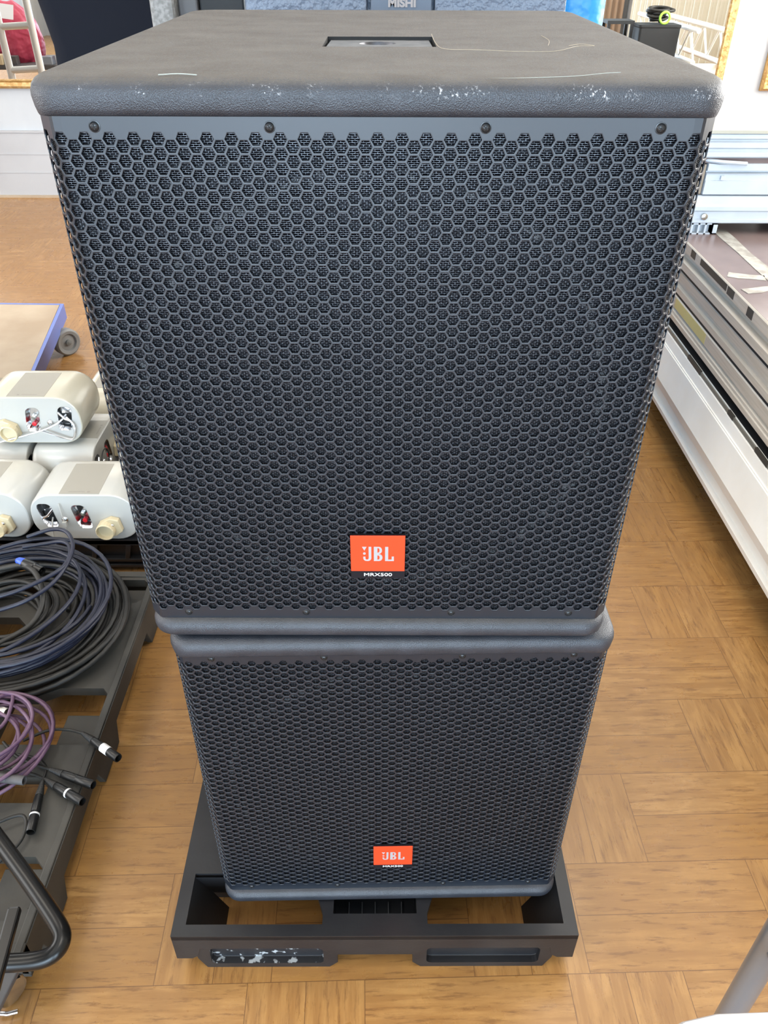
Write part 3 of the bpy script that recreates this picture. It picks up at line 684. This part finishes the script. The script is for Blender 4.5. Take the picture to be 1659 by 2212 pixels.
mb = MB(); mb.prism([(-.62, -.112), (-.543, -.112), (-.561, -.23), (-.64, -.23)], .120, .130, 'z', 0, Matrix.Translation(-o)); mb.build('leg_plate', M['greybar'], root, bevel=.002)
MB().lathe([(.006, 0), (.006, .001)], 16, 0, Matrix.Translation(Vector((-.572, -.147, .1302))-o)).build('rivet', M['nickel'], root)
mb = MB().lathe([(.010, -.010), (.024, -.010), (.026, -.007), (.026, .007), (.024, .010), (.010, .010)], 24, 0, Matrix.Translation(Vector((-.594, -.112, .026))-o) @ Matrix.Rotation(PI/2, 4, 'Y') @ Matrix.Rotation(.5, 4, 'X'))
wl = mb.build('caster', M['chrome'], root, smooth=40)
MB().box(-.012, .012, -.01, .01, 0, .07, 0, Matrix.Translation(Vector((-.605, -.125, .05))-o)).build('fork', M['chrome'], wl, bevel=.002)
MB().tube(pl([(-.605, -.142, .012), (-.590, -.142, .010), (-.575, -.138, .010)]), .004, 8).build('brake_lever', M['chrome'], wl, smooth=50)

# ------------------------------------------------------------------ stool at the lower right
root = empty('stool', (.37, -.40, 0)); tag(root, 'white stool seat corner with a grey steel tube at the lower right', 'stool')
poly = [(-.095, -.19), (.085, -.19), (.088, .055), (.08, .077), (.062, .088), (.0, .086), (-.04, .078), (-.075, .062), (-.10, .035)]
mb = MB(); mb.loft([[(x*s, y*s, z) for x, y in poly] for s, z in ((.9, .425), (.98, .43), (1.0, .44), (.995, .449), (.96, .455), (.85, .457))], 0)
mb.build('seat', M['seatw'], root, smooth=50)
for k, (x, y, z1) in enumerate(((.112, .183, .95), (.112, -.16, .42), (-.075, -.16, .424))):
    mb = MB(); mb.tube([(x, y, 0.0), (x, y, z1)], .0165, 20); mb.build('leg', M['zinc'], root, smooth=50)
MB().tube(smoothpath([(.112, .183, .40), (.105, .12, .418), (.09, .05, .418), (.06, -.1, .418)], 6), .010, 12).build('bracket', M['zinc'], root, smooth=50)

# ------------------------------------------------------------------ staging decks, long stack
Y0, Y1 = .15, 2.35
def deck(name, label, x0, x1, y0, y1, z0, th, group, mats, slots=(), axis='y', prof=None, board=None, inset=.005):
    root = empty(name, (x0, y0, z0)); tag(root, label, 'stage deck', group)
    if prof is None: prof = [(.0, 0), (-.004, .002), (-.004, .024), (.002, .028), (.014, .030), (.014, .046), (.004, .049), (.0, .052), (.0, th-.003), (.003, th), (.04, th), (.04, 0)]
    L, Wd = y1-y0, x1-x0
    mb = MB()
    R = lambda s: [(p[0] if s == 0 else Wd-p[0], p[1]) for p in prof]
    mb.loft([[(x, y, z) for x, z in R(0)] for y in (0, L)]); mb.loft([[(x, y, z) for x, z in R(1)][::-1] for y in (0, L)])
    mb.loft([[(x, y, z) for y, z in prof] for x in (0.02, Wd-.02)]); mb.loft([[(x, L-y, z) for y, z in prof][::-1] for x in (0.02, Wd-.02)])
    fr = mb.build('frame', mats, root, smooth=25)
    tag(MB().box(inset, Wd-inset, inset, L-inset, th-.022, th+.0004).build('deck_board', board or M['ply'], root), 'brown phenolic plywood board')
    for (a, b, c, d) in slots:
        MB().box(-.0006, .004, a, b, c, d).build('slot', M['slot'], root)
    return root
SG = 'staging decks in the long stack'
d1 = deck('staging_deck', 'topmost aluminium staging deck of the long stack at the right, brown board with tape', .970, 1.97, Y0, Y1, .532, .083, SG, M['alu'],
     [(1.807-Y0-.042, 1.807-Y0, .057, .079), (1.49-Y0, 1.717-Y0, .060, .079), (1.431-Y0, 1.482-Y0, .057, .079), (1.291-Y0, 1.331-Y0, .054, .079), (1.06-Y0, 1.09-Y0, .056, .079)])
d2 = deck('staging_deck', 'second staging deck down in the long stack, plain aluminium edge under a dark gap', .976, 1.976, Y0, Y1, .449, .066, SG, M['alu'], [],
     prof=[(.0, 0), (-.004, .002), (-.004, .020), (.006, .024), (.006, .036), (.0, .040), (.0, .064), (.003, .066), (.04, .066), (.04, 0)])
MB().box(.003, .98, .01, Y1-Y0-.01, .0664, .0828).build('gap_shade_pad', M['void'], d2)  # flush black pad stands for the shade in the gap between decks
d3 = deck('staging_deck', 'third staging deck down in the long stack, with yellow tape on its edge', .972, 1.972, Y0, Y1, .366, .074, SG, M['alu'], [(1.64-Y0, 1.70-Y0, .048, .066)],
     prof=[(.0, 0), (-.006, .002), (-.006, .016), (-.002, .018), (-.002, .026), (.006, .030), (.006, .034), (.0, .038), (.0, .071), (.003, .074), (.04, .074), (.04, 0)])
MB().box(.003, .98, .01, Y1-Y0-.01, .0744, .0828).build('gap_shade_pad', M['void'], d3)  # again black in place of the shaded gap, under the second deck
tp = MB().box(-.0008, .003, 1.55-Y0, 1.85-Y0, .039, .070).build('tape_patch', M['ytape'], d3); tag(tp, 'yellow tape patch')
# the lowest, broad pale deck sticking out furthest
prof = [(.024, .0), (.010, .002), (.008, .018), (.022, .022), (.026, .058), (.010, .066), (-.002, .104), (.0, .110), (.016, .196), (.019, .197), (.019, .2005), (.0225, .2015), (.028, .230), (.034, .232), (.036, .246), (.075, .246), (.075, 0)]
d4 = deck('staging_deck', 'lowest staging deck of the long stack, broad pale edge near the floor', .932, 1.97, Y0, Y1, .094, .246, SG, M['aluw'], [], prof=prof, board=M['void'], inset=.037)  # board coloured black for the shade in the recess below the third deck
mb = MB()
for y0, y1 in ((.98, 1.06), (1.50, 1.62), (1.22, 1.26)): mb.box(.0295, .036, y0-Y0, y1-Y0, .2325, .2455)
mb.box(.031, .036, .02, Y1-Y0-.02, .2325, .2425, 1)
mb.build('edge_trim', [M['slot'], M['olive']], d4)
MB().box(.075, .98, .03, Y1-Y0-.03, .244, .2718).build('gap_shade_pad', M['void'], d4)  # black block, shade of the recess over the lowest deck
for y in (.25, 1.2, 2.1):
    MB().box(.075, .95, y-.03, y+.03, -.094, .002).build('skid', M['blk'], d4, bevel=.004)
# tape on the top board
def tapestrip(name, label, pts, w, z=.6156):
    vs = []; P = [Vector((x, y, z)) for x, y in pts]
    for i, p in enumerate(P):
        d = (P[min(i+1, len(P)-1)]-P[max(i-1, 0)]).normalized(); s = Vector((-d.y, d.x, 0))*w/2*(1+.12*math.sin(i*2.3))
        vs.append((p-s, p+s))
    mb = MB(); mb.loft([[tuple(a), tuple(b), tuple(b+Vector((0, 0, .0012))), tuple(a+Vector((0, 0, .0012)))] for a, b in vs])
    tag(mb.build(name, M['gaffer']), label, 'tape')
tapestrip('tape_strip', 'long crumpled whitish tape strip running along the topmost staging deck', [(1.115, 2.0), (1.114, 1.9), (1.112, 1.75), (1.113, 1.6), (1.114, 1.45), (1.113, 1.2), (1.113, .9)], .044)
tapestrip('tape_strip', 'torn tape strip lying crosswise on the topmost staging deck, farther from the camera', [(.994, 1.56), (1.02, 1.548), (1.05, 1.54), (1.09, 1.53)], .040)
tapestrip('tape_strip', 'torn tape strip lying crosswise on the topmost staging deck, nearer to the camera', [(.992, 1.424), (1.03, 1.432), (1.06, 1.446), (1.10, 1.45)], .034)

# ------------------------------------------------------------------ far stack lying across
FG = 'aluminium beams laid across the deck stack'
def beam(name, label, x0, x1, y0, y1, z0, prof, m=None):
    root = empty(name, (x0, y0, z0)); tag(root, label, 'beam', FG); Wd = x1-x0; D = y1-y0
    mb = MB(); full = prof + [(D, prof[-1][1]), (D, 0)]
    mb.loft([[(x, y, z) for y, z in full] for x in (0, Wd)])
    mb.build('profile', m or M['alub'], root, smooth=20); return root
h1 = .085
b1 = beam('aluminium_beam', 'lowest pale beam of the cross stack, propped on a slotted bracket above the brown board', .955, 1.55, 1.948, 2.45, .650,
     [(.0, 0), (-.003, .003), (-.003, .012), (.003, .014), (.003, .036), (-.002, .040), (-.002, .052), (.004, .058), (.006, .083), (.01, h1)])
MB().lathe([(.010, 0), (.010, .006), (.004, .008)], 16, 0, Matrix.Translation((.083, -.002, .022)) @ Matrix.Rotation(PI/2, 4, 'X')).build('bolt', M['nickel'], b1, smooth=40)
mb = MB(); mb.box(.0, .135, -.001, .02, -.035, -.031); mb.box(.0, .135, -.001, .02, -.004, 0)
for k in range(6): mb.box(.005+k*.022, .011+k*.022, -.001, .02, -.035, 0)
mb.box(.115, .135, -.001, .02, -.035, 0); mb.box(.0, .135, .02, .10, -.035, 0)
mb.box(.45, .58, .02, .40, -.035, 0)
mb.build('slotted_bracket', M['alub'], b1)
b2 = beam('aluminium_beam', 'middle pale beam of the cross stack, smooth with one groove', 1.018, 1.52, 1.952, 2.25, .738,
     [(.0, 0), (-.002, .002), (-.002, .042), (.002, .043), (.002, .062), (-.001, .063), (.012, .066), (.012, .069), (.0, .072), (.0, .090), (.004, .092)])
MB().box(.045, .055, -.006, .002, .046, .058).build('peg', M['alub'], b2)
MB().box(-.04, -.002, .012, .12, .0, .088).build('end_cap', M['wood'], b2)
MB().tube([(-.03, .03, .100), (.04, -.004, .098), (.09, -.008, .096), (.115, -.006, .094)], .006, 8).build('clasp', M['alub'], b2, smooth=40)
b3 = beam('aluminium_beam', 'top ribbed beam of the cross stack, in front of the bright wall', .97, 1.50, 1.955, 2.06, .846,
     [(.004, 0), (.0, .004), (.0, .016), (.006, .020), (.006, .026), (.0, .030), (.0, .044), (.008, .048), (.008, .052), (.0, .056), (.0, .068), (.004, .071)])
MB().box(0, .53, -.004, .105, .071, .080).build('top_strip', M['cream'], b3)
MB().box(.02, .52, .01, .09, -.016, 0).build('packing_strip', M['ply'], b3)

# ------------------------------------------------------------------ things behind the subwoofers
root = empty('textured_cabinet', (.045, 1.16, 0)); tag(root, 'slate blue textured cabinet with a central name plate, behind the subwoofers', 'loudspeaker')
w2 = .317
MB().box(-w2, -.077, 0, .5, .03, 1.62).box(.058, w2, 0, .5, .03, 1.62).box(-.077, .058, .02, .5, .03, 1.62).build('cabinet', M['texblue'], root, bevel=.004)
npl = MB().box(-.069, .052, .004, .02, 1.1, 1.6).build('name_plate', M['slate'], root, bevel=.002)
v, f = text_mesh('MISHI', .0185, 1.22, .0009, .0006)
MB().add(v, f, 0, Matrix.Translation((-.007, .003, 1.294)) @ STAND).build('lettering', M['letter'], npl)
for x in (-.25, .25):
    for y in (.06, .44): MB().lathe([(.03, 0), (.03, .03)], 16, 0, Matrix.Translation((x, y, 0))).build('foot', M['blk'], root)
root = empty('black_case', (-.32, 1.20, 0)); tag(root, 'tall matt black case left of the slate blue cabinet', 'case')
MB().box(-.05, .040, 0, .4, 0, 1.60).build('body', M['blk'], root, bevel=.004)
MB().box(.040, .043, .0, .02, 0, 1.60).build('edge_trim', M['grey_carpet'], root)
root = empty('carpeted_case', (-.44, 1.15, 0)); tag(root, 'narrow grey carpeted case between the dark cover and the black case', 'case')
MB().box(-.02, .028, 0, .40, 0, 1.55).build('body', M['grey_carpet'], root, bevel=.01)
MB().box(.028, .068, .04, .40, 0, 1.55).build('side_panel', M['greybar'], root, bevel=.004)
MB().box(.0, .05, -.01, .02, 1.235, 1.258).build('corner', M['blk'], root, bevel=.004)
# dark cloth cover over a tall case
root = empty('covered_case', (-.705, 1.79, 0)); tag(root, 'tall case under a dark navy cloth cover behind the upper left lid edge', 'covered case')
mb = MB(); rings = []
for k in range(22):
    z = 1.62*k/21; ring = []
    flare = .015*math.sin(z*5) - (.05*max(0, (z-1.16))/.3 if z > 1.16 else 0)
    for x, y in rrect(.292, .42, .04, 8, .0, .21):
        wv = .006*math.sin(9*z + 14*x) + .005*math.sin(23*y + 3*z)
        xx = x - .166 if x < 0 else x - .166
        sft = (flare if x < 0 else 0) * (.5 - x/.292)
        ring.append((x + sft + (wv if x < 0 else wv*.3) - .027, y + wv, z))
    rings.append(ring)
rings = [[(p[0]*1.13, p[1], p[2]) for p in r_] for r_ in rings]
mb.loft(rings); mb.build('cover', M['navy'], root, smooth=60)
root = empty('blue_sack', (.47, 1.55, 0)); tag(root, 'bright blue plastic-wrapped bundle right of the slate blue cabinet', 'bundle')
mb = MB(); mb.loft([[(p[0]*(1+.03*math.sin(z*9+p[1]*20)), p[1], z) for p in rrect(.14, .35, .05, 6, 0, .17)] for z in [1.45*k/16 for k in range(17)]]); mb.build('wrapping', M['bluetarp'], root, smooth=60)

# wooden dolly with blue edges
root = empty('wooden_dolly', (-1.62, 2.14, 0)); root.rotation_euler = (0, 0, -.02)
tag(root, 'plywood dolly with blue painted edges and grey wheels on the far left floor', 'dolly')
sk = .13
poly = [(-.42, -.33), (.395, -.33), (.265, .345), (-.42, .345)]
mb = MB(); mb.prism(poly, .135, .16, 'z'); top = mb.build('platform', M['wood'], root)
mb = MB()
inn = [(-.42, -.33), (.395, -.33), (.265, .345), (-.42, .345)]
mb.loft([[(.397, -.335, .10), (.397, -.335, .161), (.409, -.330, .161), (.409, -.330, .10)], [(.265, .357, .10), (.265, .357, .161), (.279, .357, .161), (.279, .357, .10)]])
mb.loft([[(-.42, .346, .09), (-.42, .346, .161), (-.42, .358, .161), (-.42, .358, .09)], [(.267, .346, .09), (.267, .346, .161), (.267, .358, .161), (.267, .358, .09)]])
mb.build('edge_band', M['bluep2'], root)
for x, y, a in ((.315, .215, -.65), (.30, -.22, .2), (-.3, .22, 0), (-.3, -.22, 0)):
    t = Matrix.Translation((x, y, .055)) @ Matrix.Rotation(a, 4, 'Z') @ Matrix.Rotation(PI/2, 4, 'Y')
    wl = MB().lathe([(.036, -.018), (.048, -.020), (.055, -.014), (.055, .014), (.048, .020), (.036, .018), (.034, .010), (.012, .012), (.010, .019), (.002, .019)], 28, 0, t).build('wheel', M['wheel'], root, smooth=40)
    MB().lathe([(.012, -.018), (.012, .020), (.004, .022)], 14, 0, t).build('hub', M['hub'], wl, smooth=40)
    MB().box(x-.05, x-.022, y-.03, y+.03, .05, .134).build('fork', M['zinc'], root, bevel=.003)

# ------------------------------------------------------------------ room
XL, XR, YB, YF, HC = -6.0, 4.2, 4.83, -6.0, 4.8
def struct(name, mb, m, **k): return tag(mb.build(name, m, **k), kind='structure')
# floor: printed parquet laid plank by plank
PW, HL, VW = .0965, .338, .193
bm_v, bm_f, uvg, uve, tone = [], [], [], [], []
random.seed(2)
ang = .030; ca, sa = math.cos(ang), math.sin(ang)
def plank(u0, u1, v0, v1, horiz):
    k = len(bm_v)
    P = [(u0, v0), (u1, v0), (u1, v1), (u0, v1)]
    for u, v in P: bm_v.append((u*ca - v*sa, u*sa + v*ca, 0))
    bm_f.append((k, k+1, k+2, k+3)); ox, oy = random.uniform(0, 50), random.uniform(0, 50)
    for u, v in P: uvg.append((ox+(u-u0), oy+(v-v0)) if horiz else (ox+(v-v0), oy+(u-u0)))
    uve.append((u1-u0, v1-v0)); tone.append(random.random())
per = HL+VW
for r in range(-34, 32):
    v0 = -.084 + r*VW
    off = .350 if r % 2 == 0 else .505
    for c in range(-15, 12):
        u = off + c*per
        for h in range(2):
            plank(u, u+HL, v0+h*PW, v0+(h+1)*PW, True)
            plank(u+HL+h*PW, u+HL+(h+1)*PW, v0, v0+VW, False)
me = bpy.data.meshes.new('floor'); me.from_pydata(bm_v, [], bm_f); me.materials.append(M['floor'])
g = me.uv_layers.new(name='grain')
for i, p in enumerate(uvg): g.data[i].uv = p
at = me.attributes.new('tone', 'FLOAT', 'FACE'); at.data.foreach_set('value', tone)
# edge distances need the inside of each plank: store signed corner values through two layers
ea = me.uv_layers.new(name='edge'); eb = me.uv_layers.new(name='edge_far')
for i, (du, dv) in enumerate(uve):
    for k, (a, b) in enumerate(((0, 0), (1, 0), (1, 1), (0, 1))):
        ea.data[i*4+k].uv = (a*du, b*dv); eb.data[i*4+k].uv = ((1-a)*du, (1-b)*dv)
fl = bpy.data.objects.new('floor', me); C.objects.link(fl); tag(fl, kind='structure')
n = N(M['floor'])
edn = [x for x in M['floor'].node_tree.nodes if x.type == 'UVMAP' and x.uv_map == 'edge'][0]
far = n.new('ShaderNodeUVMap', uv_map='edge_far'); mn = n.new('ShaderNodeVectorMath', operation='MINIMUM')
tgt = [l.to_socket for l in edn.outputs[0].links][0]
n.link(edn.outputs[0], mn.inputs[0]); n.link(far.outputs[0], mn.inputs[1]); n.link(mn.outputs[0], tgt)

struct('wall_back', MB().box(XL, XR, YB, YB+.15, 0, HC), M['wall'])
ly0, ly1, lz0, lz1 = -3.2, 2.6, .8, 3.6
struct('wall_left', MB().box(XL-.15, XL, YF, ly0, 0, HC).box(XL-.15, XL, ly1, YB+.15, 0, HC).box(XL-.15, XL, ly0, ly1, 0, lz0).box(XL-.15, XL, ly0, ly1, lz1, HC), M['wall'])
mb = MB()
for y in (ly0, -1.3, .6, ly1-.06): mb.box(XL-.09, XL-.03, y, y+.06, lz0, lz1)
for z in (lz0, 2.4, lz1-.06): mb.box(XL-.09, XL-.03, ly0, ly1, z, z+.06)
struct('window_5', mb, M['winframe'])
struct('ceiling', MB().box(XL-.15, XR+.15, YF-.15, YB+.15, HC, HC+.15), M['ceil'])
# wainscot along the far wall, with a small ledge and a foot line
struct('baseboard_back', MB().box(XL, XR, YB-.02, YB, 0.0, .398).box(XL, XR, YB-.026, YB, .392, .402).box(XL, XR, YB-.023, YB, .262, .268).box(XL, XR, YB-.023, YB, .15, .155), M['wain'])
struct('trim_floor', MB().box(XL, XR, YB-.045, YB-.02, 0, .012), M['wood'])
# right wall with a wide window
wy0, wy1, wz0, wz1 = .6, 4.55, .75, 4.2
struct('wall_right', MB().box(XR, XR+.15, YF, wy0, 0, HC).box(XR, XR+.15, wy1, YB+.15, 0, HC).box(XR, XR+.15, wy0, wy1, 0, wz0).box(XR, XR+.15, wy0, wy1, wz1, HC), M['wall'])
mb = MB()
for y in (wy0, 1.9, 3.2, wy1-.06): mb.box(XR+.03, XR+.09, y, y+.06, wz0, wz1)
for z in (wz0, 2.2, wz1-.06): mb.box(XR+.03, XR+.09, wy0, wy1, z, z+.06)
struct('window_1', mb, M['winframe'])
# wall behind the camera: three tall windows
fx = [(-4.6, -2.6), (-1.9, .9), (1.6, 3.5)]; fz0, fz1 = .08, 3.0
mb = MB(); xs = [XL] + [q for p in fx for q in p] + [XR]
for a, b in zip(xs[0::2], xs[1::2]): mb.box(a, b, YF-.15, YF, 0, HC)
for a, b in fx: mb.box(a, b, YF-.15, YF, 0, fz0); mb.box(a, b, YF-.15, YF, fz1, HC)
struct('wall_front', mb, M['wall'])
for i, (a, b) in enumerate(fx):
    mb = MB()
    for x in (a, (a+b)/2-.03, b-.06): mb.box(x, x+.06, YF-.10, YF-.04, fz0, fz1)
    for z in (fz0, 2.3, fz1-.06): mb.box(a, b, YF-.10, YF-.04, z, z+.06)
    struct('window_%d' % (i+2), mb, M['winframe'])
def curtain(label, x0, x1, m):
    n_ = int((x1-x0)*60); L = [(x0+(x1-x0)*k/n_, YF+.12+.03*math.sin(k*1.05)) for k in range(n_+1)]
    mb = MB(); mb.loft([[(x, y, z) for x, y in L] for z in (.05, 4.4)], 0, False, False, closed=False)
    mb.loft([[(x, y+.004, z) for x, y in L] for z in (.05, 4.4)], 0, False, False, closed=False)
    tag(mb.build('curtain', m, smooth=70), label, 'curtain', 'curtains on the window wall')
curtain('cream curtain at the far end of the window wall, seen in the left mirror', -5.7, -4.5, M['curtain'])
curtain('cream curtain between the two left windows, seen in the left mirror', -2.7, -1.85, M['curtain'])
curtain('cream curtain beside the rightmost window, seen in the right mirror', .85, 1.65, M['curtain'])
curtain('rose brown curtain in the corner, seen in the right mirror', 3.35, 4.1, M['curtain2'])

# gilt mirrors on the far wall
def wall_mirror(label, x0, x1, z0, z1, fwid):
    root = empty('wall_mirror', ((x0+x1)/2, YB-.024, z0)); tag(root, label, 'mirror', 'gilt mirrors on the far wall'); w = (x1-x0)/2; h = z1-z0
    MB().box(-w+fwid*.8, w-fwid*.8, -.002, .002, fwid*.8, h-fwid*.8).build('glass', M['mirror'], root)
    mb = MB(); pr = [(0, 0), (0, -.018), (fwid*.25, -.034), (fwid*.6, -.028), (fwid*.8, -.036), (fwid, -.012), (fwid, 0)]
    cor = [(-w, 0, 1, 1), (w, 0, -1, 1), (w, h, -1, -1), (-w, h, 1, -1)]
    R = [[(x+sx*d, y+.02, z+sz*d) for d, y in pr] for x, z, sx, sz in cor]
    mb.loft(R+[R[0]], 0, False, False); mb.build('frame', M['gilt'], root, smooth=30)
wall_mirror('wide gilt-framed wall mirror at the left, reflecting red bags and a white rack', -3.7, .2, .642, 2.9, .058)
wall_mirror('gilt-framed wall mirror at the right, reflecting pale decks and curtains', 1.13, 2.075, .642, 2.9, .062)
wall_mirror('gilt-framed wall mirror at the right picture edge, only its corner showing', 2.318, 3.6, .642, 2.9, .055)

# ------------------------------------------------------------------ things seen in the mirrors
root = empty('tubular_rack', (-2.76, 3.40, 0)); tag(root, 'white tubular rack reflected in the left mirror', 'rack')
mb = MB()
for x in (-.112, .125):
    MB().tube([(x, 0, 0), (x, 0, 1.6)], .027, 14).build('upright', M['whitetube'], root, smooth=50)
for z in (.30, .575, .86, 1.15, 1.45): MB().tube([(-.112, 0, z), (.125, 0, z+.012)], .024, 14).build('rung', M['whitetube'], root, smooth=50)
root = empty('equipment_table', (-3.75, 1.5, 0)); tag(root, 'low table of equipment below the red bags, reflected in the left mirror', 'table')
MB().box(-.8, .8, -.4, .4, .40, .44).build('tabletop', M['greybar'], root, bevel=.004)
for x in (-.75, .75):
    for y in (-.35, .35): MB().box(x-.025, x+.025, y-.025, y+.025, 0, .40).build('leg', M['zinc'], root)
def sack(label, x, y, z, w, d, h, seed):
    random.seed(seed); ph = [random.uniform(0, 6) for _ in range(6)]
    mb = MB(); rings = []
    for k in range(15):
        t = k/14; s = (math.sin(PI*min(1, t*.55+.32)))**.6 * (1-.5*t**6); ring = []
        for i in range(36):
            a = 2*PI*i/36; q = s*(1 + .06*math.sin(5*a+ph[0]+4*t) + .04*math.sin(9*a+ph[1]-3*t))
            ring.append((w/2*q*math.copysign(abs(math.cos(a))**.7, math.cos(a)), d/2*q*math.copysign(abs(math.sin(a))**.7, math.sin(a)), h*t + .01*math.sin(3*a+ph[2])*t))
        rings.append(ring)
    mb.loft(rings); tag(mb.build('cloth_sack', M['redcloth'], loc=(x, y, z), smooth=70), label, 'bag', 'red bags on the equipment table')
sack('larger crimson cloth sack with a paper sheet, reflected in the left mirror', -3.55, 1.56, .44, .52, .42, .48, 3)
sack('smaller crimson cloth sack in front, reflected in the left mirror', -3.02, 1.45, .44, .34, .26, .34, 9)
tag(MB().box(-.08, .08, -.002, .002, 0, .12).build('paper_sheet', M['paper'], loc=(-3.48, 1.80, .80), rot=(.35, .12, 0)), 'white paper sheet on the larger red sack, reflected in the left mirror', 'paper')
random.seed(12)
for i, (x, m) in enumerate(((-4.1, 'blk'), (-3.85, 'zinc'), (-3.62, 'knob'), (-3.47, 'greybar'), (-3.15, 'zinc'))):
    s = .05+.012*(i % 3)
    tag(MB().prism(rrect(2*s, 1.5*s, .01, 3), 0, s*(1.1+.3*(i % 2)), 'z').build('equipment_box', M[m], loc=(x, 1.85, .44), bevel=.004),
        ['small black box at the far end of the equipment table', 'small zinc box beside the black one on the equipment table', 'cream box in the middle of the equipment table',
         'dark grey box right of the cream one on the equipment table', 'zinc box at the near end of the equipment table'][i], 'box', 'boxes on the equipment table')
# right mirror: table, black crate and pale truss behind the deck stack
root = empty('side_table', (2.44, .55, 0)); tag(root, 'small dark table beside the black crate, reflected in the right mirror', 'table')
MB().box(-.14, .14, -.14, .14, .69, .72).build('tabletop', M['blk'], root)
for x in (-.12, .12):
    for y in (-.12, .12): MB().box(x-.015, x+.015, y-.015, y+.015, 0, .69).build('leg', M['blk'], root)
root = empty('black_crate', (2.83, .62, 0)); tag(root, 'black crate holding cables, reflected in the right mirror', 'crate')
mb = MB(); mb.loft([[(p[0]*s, p[1]*s, z) for p in rrect(.42, .32, .02, 3)] for s, z in ((.94, .0), (1, .66), (1.03, .67), (1.03, .69))], 0); mb.build('body', M['blk'], root)
cab2 = coil('', '', 2.83, .62, .06, .13, 6, .725, .85, .012, None, 31, .03)
tag(MB().tube(cab2, .014, 8).build('cable_bundle', M['blackc'], smooth=60), 'black cable bundle on the black crate, reflected in the right mirror', 'cable')
tag(MB().tube([(2.86+.05*math.cos(a), .768, .7525+.05*math.sin(a)) for a in [2*PI*k/20 for k in range(20)]], .012, 8, closed=True).build('tape_roll', M['lime'], smooth=60), 'lime green tape roll on the cable bundle, reflected in the right mirror', 'tape roll')
root = empty('truss', (3.14, -1.25, 0)); tag(root, 'pale zigzag truss on legs, reflected in the right mirror', 'truss')
for x in (0, .3):
    for z in (.38, .66): MB().tube([(x, 0, z), (x, 2.3, z)], .025, 10).build('chord', M['whitetube'], root, smooth=50)
    for k in range(9): MB().tube([(x, .05+k*.25, .38 if k % 2 else .66), (x, .3+k*.25, .66 if k % 2 else .38)], .012, 8).build('brace', M['whitetube'], root, smooth=50)
for y in (.1, 2.2): MB().box(-.03, .33, y-.03, y+.03, 0, .36).build('trestle', M['whitetube'], root)

for z in (0.0, .10, .20):
    deck('staging_deck', {0.0: 'bottom deck of the low pale stack, reflected in the right mirror', .10: 'middle deck of the low pale stack, reflected in the right mirror', .20: 'top deck of the low pale stack, reflected in the right mirror'}[z], 2.1, 2.95, .95, 2.7, z, .09, 'low deck stack seen in the mirror', M['aluw'])
n_ = 300; L = [(4.08+.035*math.sin(k*.95), -5.2+5.6*k/n_) for k in range(n_+1)]
mb = MB(); mb.loft([[(x, y, z) for x, y in L] for z in (.05, 4.4)], 0, False, False, closed=False); mb.loft([[(x-.004, y, z) for x, y in L] for z in (.05, 4.4)], 0, False, False, closed=False)
tag(mb.build('curtain', M['curtain'], smooth=70), 'long cream curtain on the right-hand wall, reflected in the right mirror', 'curtain')

# ------------------------------------------------------------------ light
w = bpy.data.worlds.new('world'); sc.world = w; w.use_nodes = True
bg = w.node_tree.nodes['Background']; bg.inputs[0].default_value = (.80, .90, 1.0, 1); bg.inputs[1].default_value = 2.0
def area(name, loc, rot, sx, sy, power, col):
    l = bpy.data.lights.new(name, 'AREA'); l.shape = 'RECTANGLE'; l.size = sx; l.size_y = sy; l.energy = power; l.color = col
    o_ = bpy.data.objects.new(name, l); o_.location = loc; o_.rotation_euler = rot; C.objects.link(o_); return o_
for i, (a, b) in enumerate(fx):
    area('daylight_%d' % i, ((a+b)/2, YF-.13, (fz0+fz1)/2), (PI/2, 0, 0), b-a, fz1-fz0, 450*(b-a)/2, (.62, .81, 1.0))
area('daylight_right', (XR+.13, (wy0+wy1)/2, (wz0+wz1)/2), (0, PI/2, 0), wz1-wz0, wy1-wy0, 760, (1.0, .965, .91))

area('daylight_left', (XL-.13, (ly0+ly1)/2, (lz0+lz1)/2), (0, -PI/2, 0), lz1-lz0, ly1-ly0, 380, (1.0, .97, .92))
for i, (x, y) in enumerate(((-3.2, 1.5), (.6, -1.0), (.6, 2.6), (-3.2, -2.5))):  # unseen overhead lights, added to brighten upward faces
    area('overhead_fill_%d' % i, (x, y, HC-.06), (0, 0, 0), 1.6, 1.6, 80, (1.0, .93, .82))
sc.view_settings.view_transform = 'Standard'; sc.view_settings.look = 'None'; sc.view_settings.gamma = 1.0
sc.view_settings.use_curve_mapping = False; sc.view_settings.exposure = -0.42
sc.cycles.max_bounces = 8; sc.cycles.diffuse_bounces = 4; sc.cycles.glossy_bounces = 4
sc.cycles.sample_clamp_indirect = 6.0; sc.cycles.caustics_reflective = False; sc.cycles.caustics_refractive = False
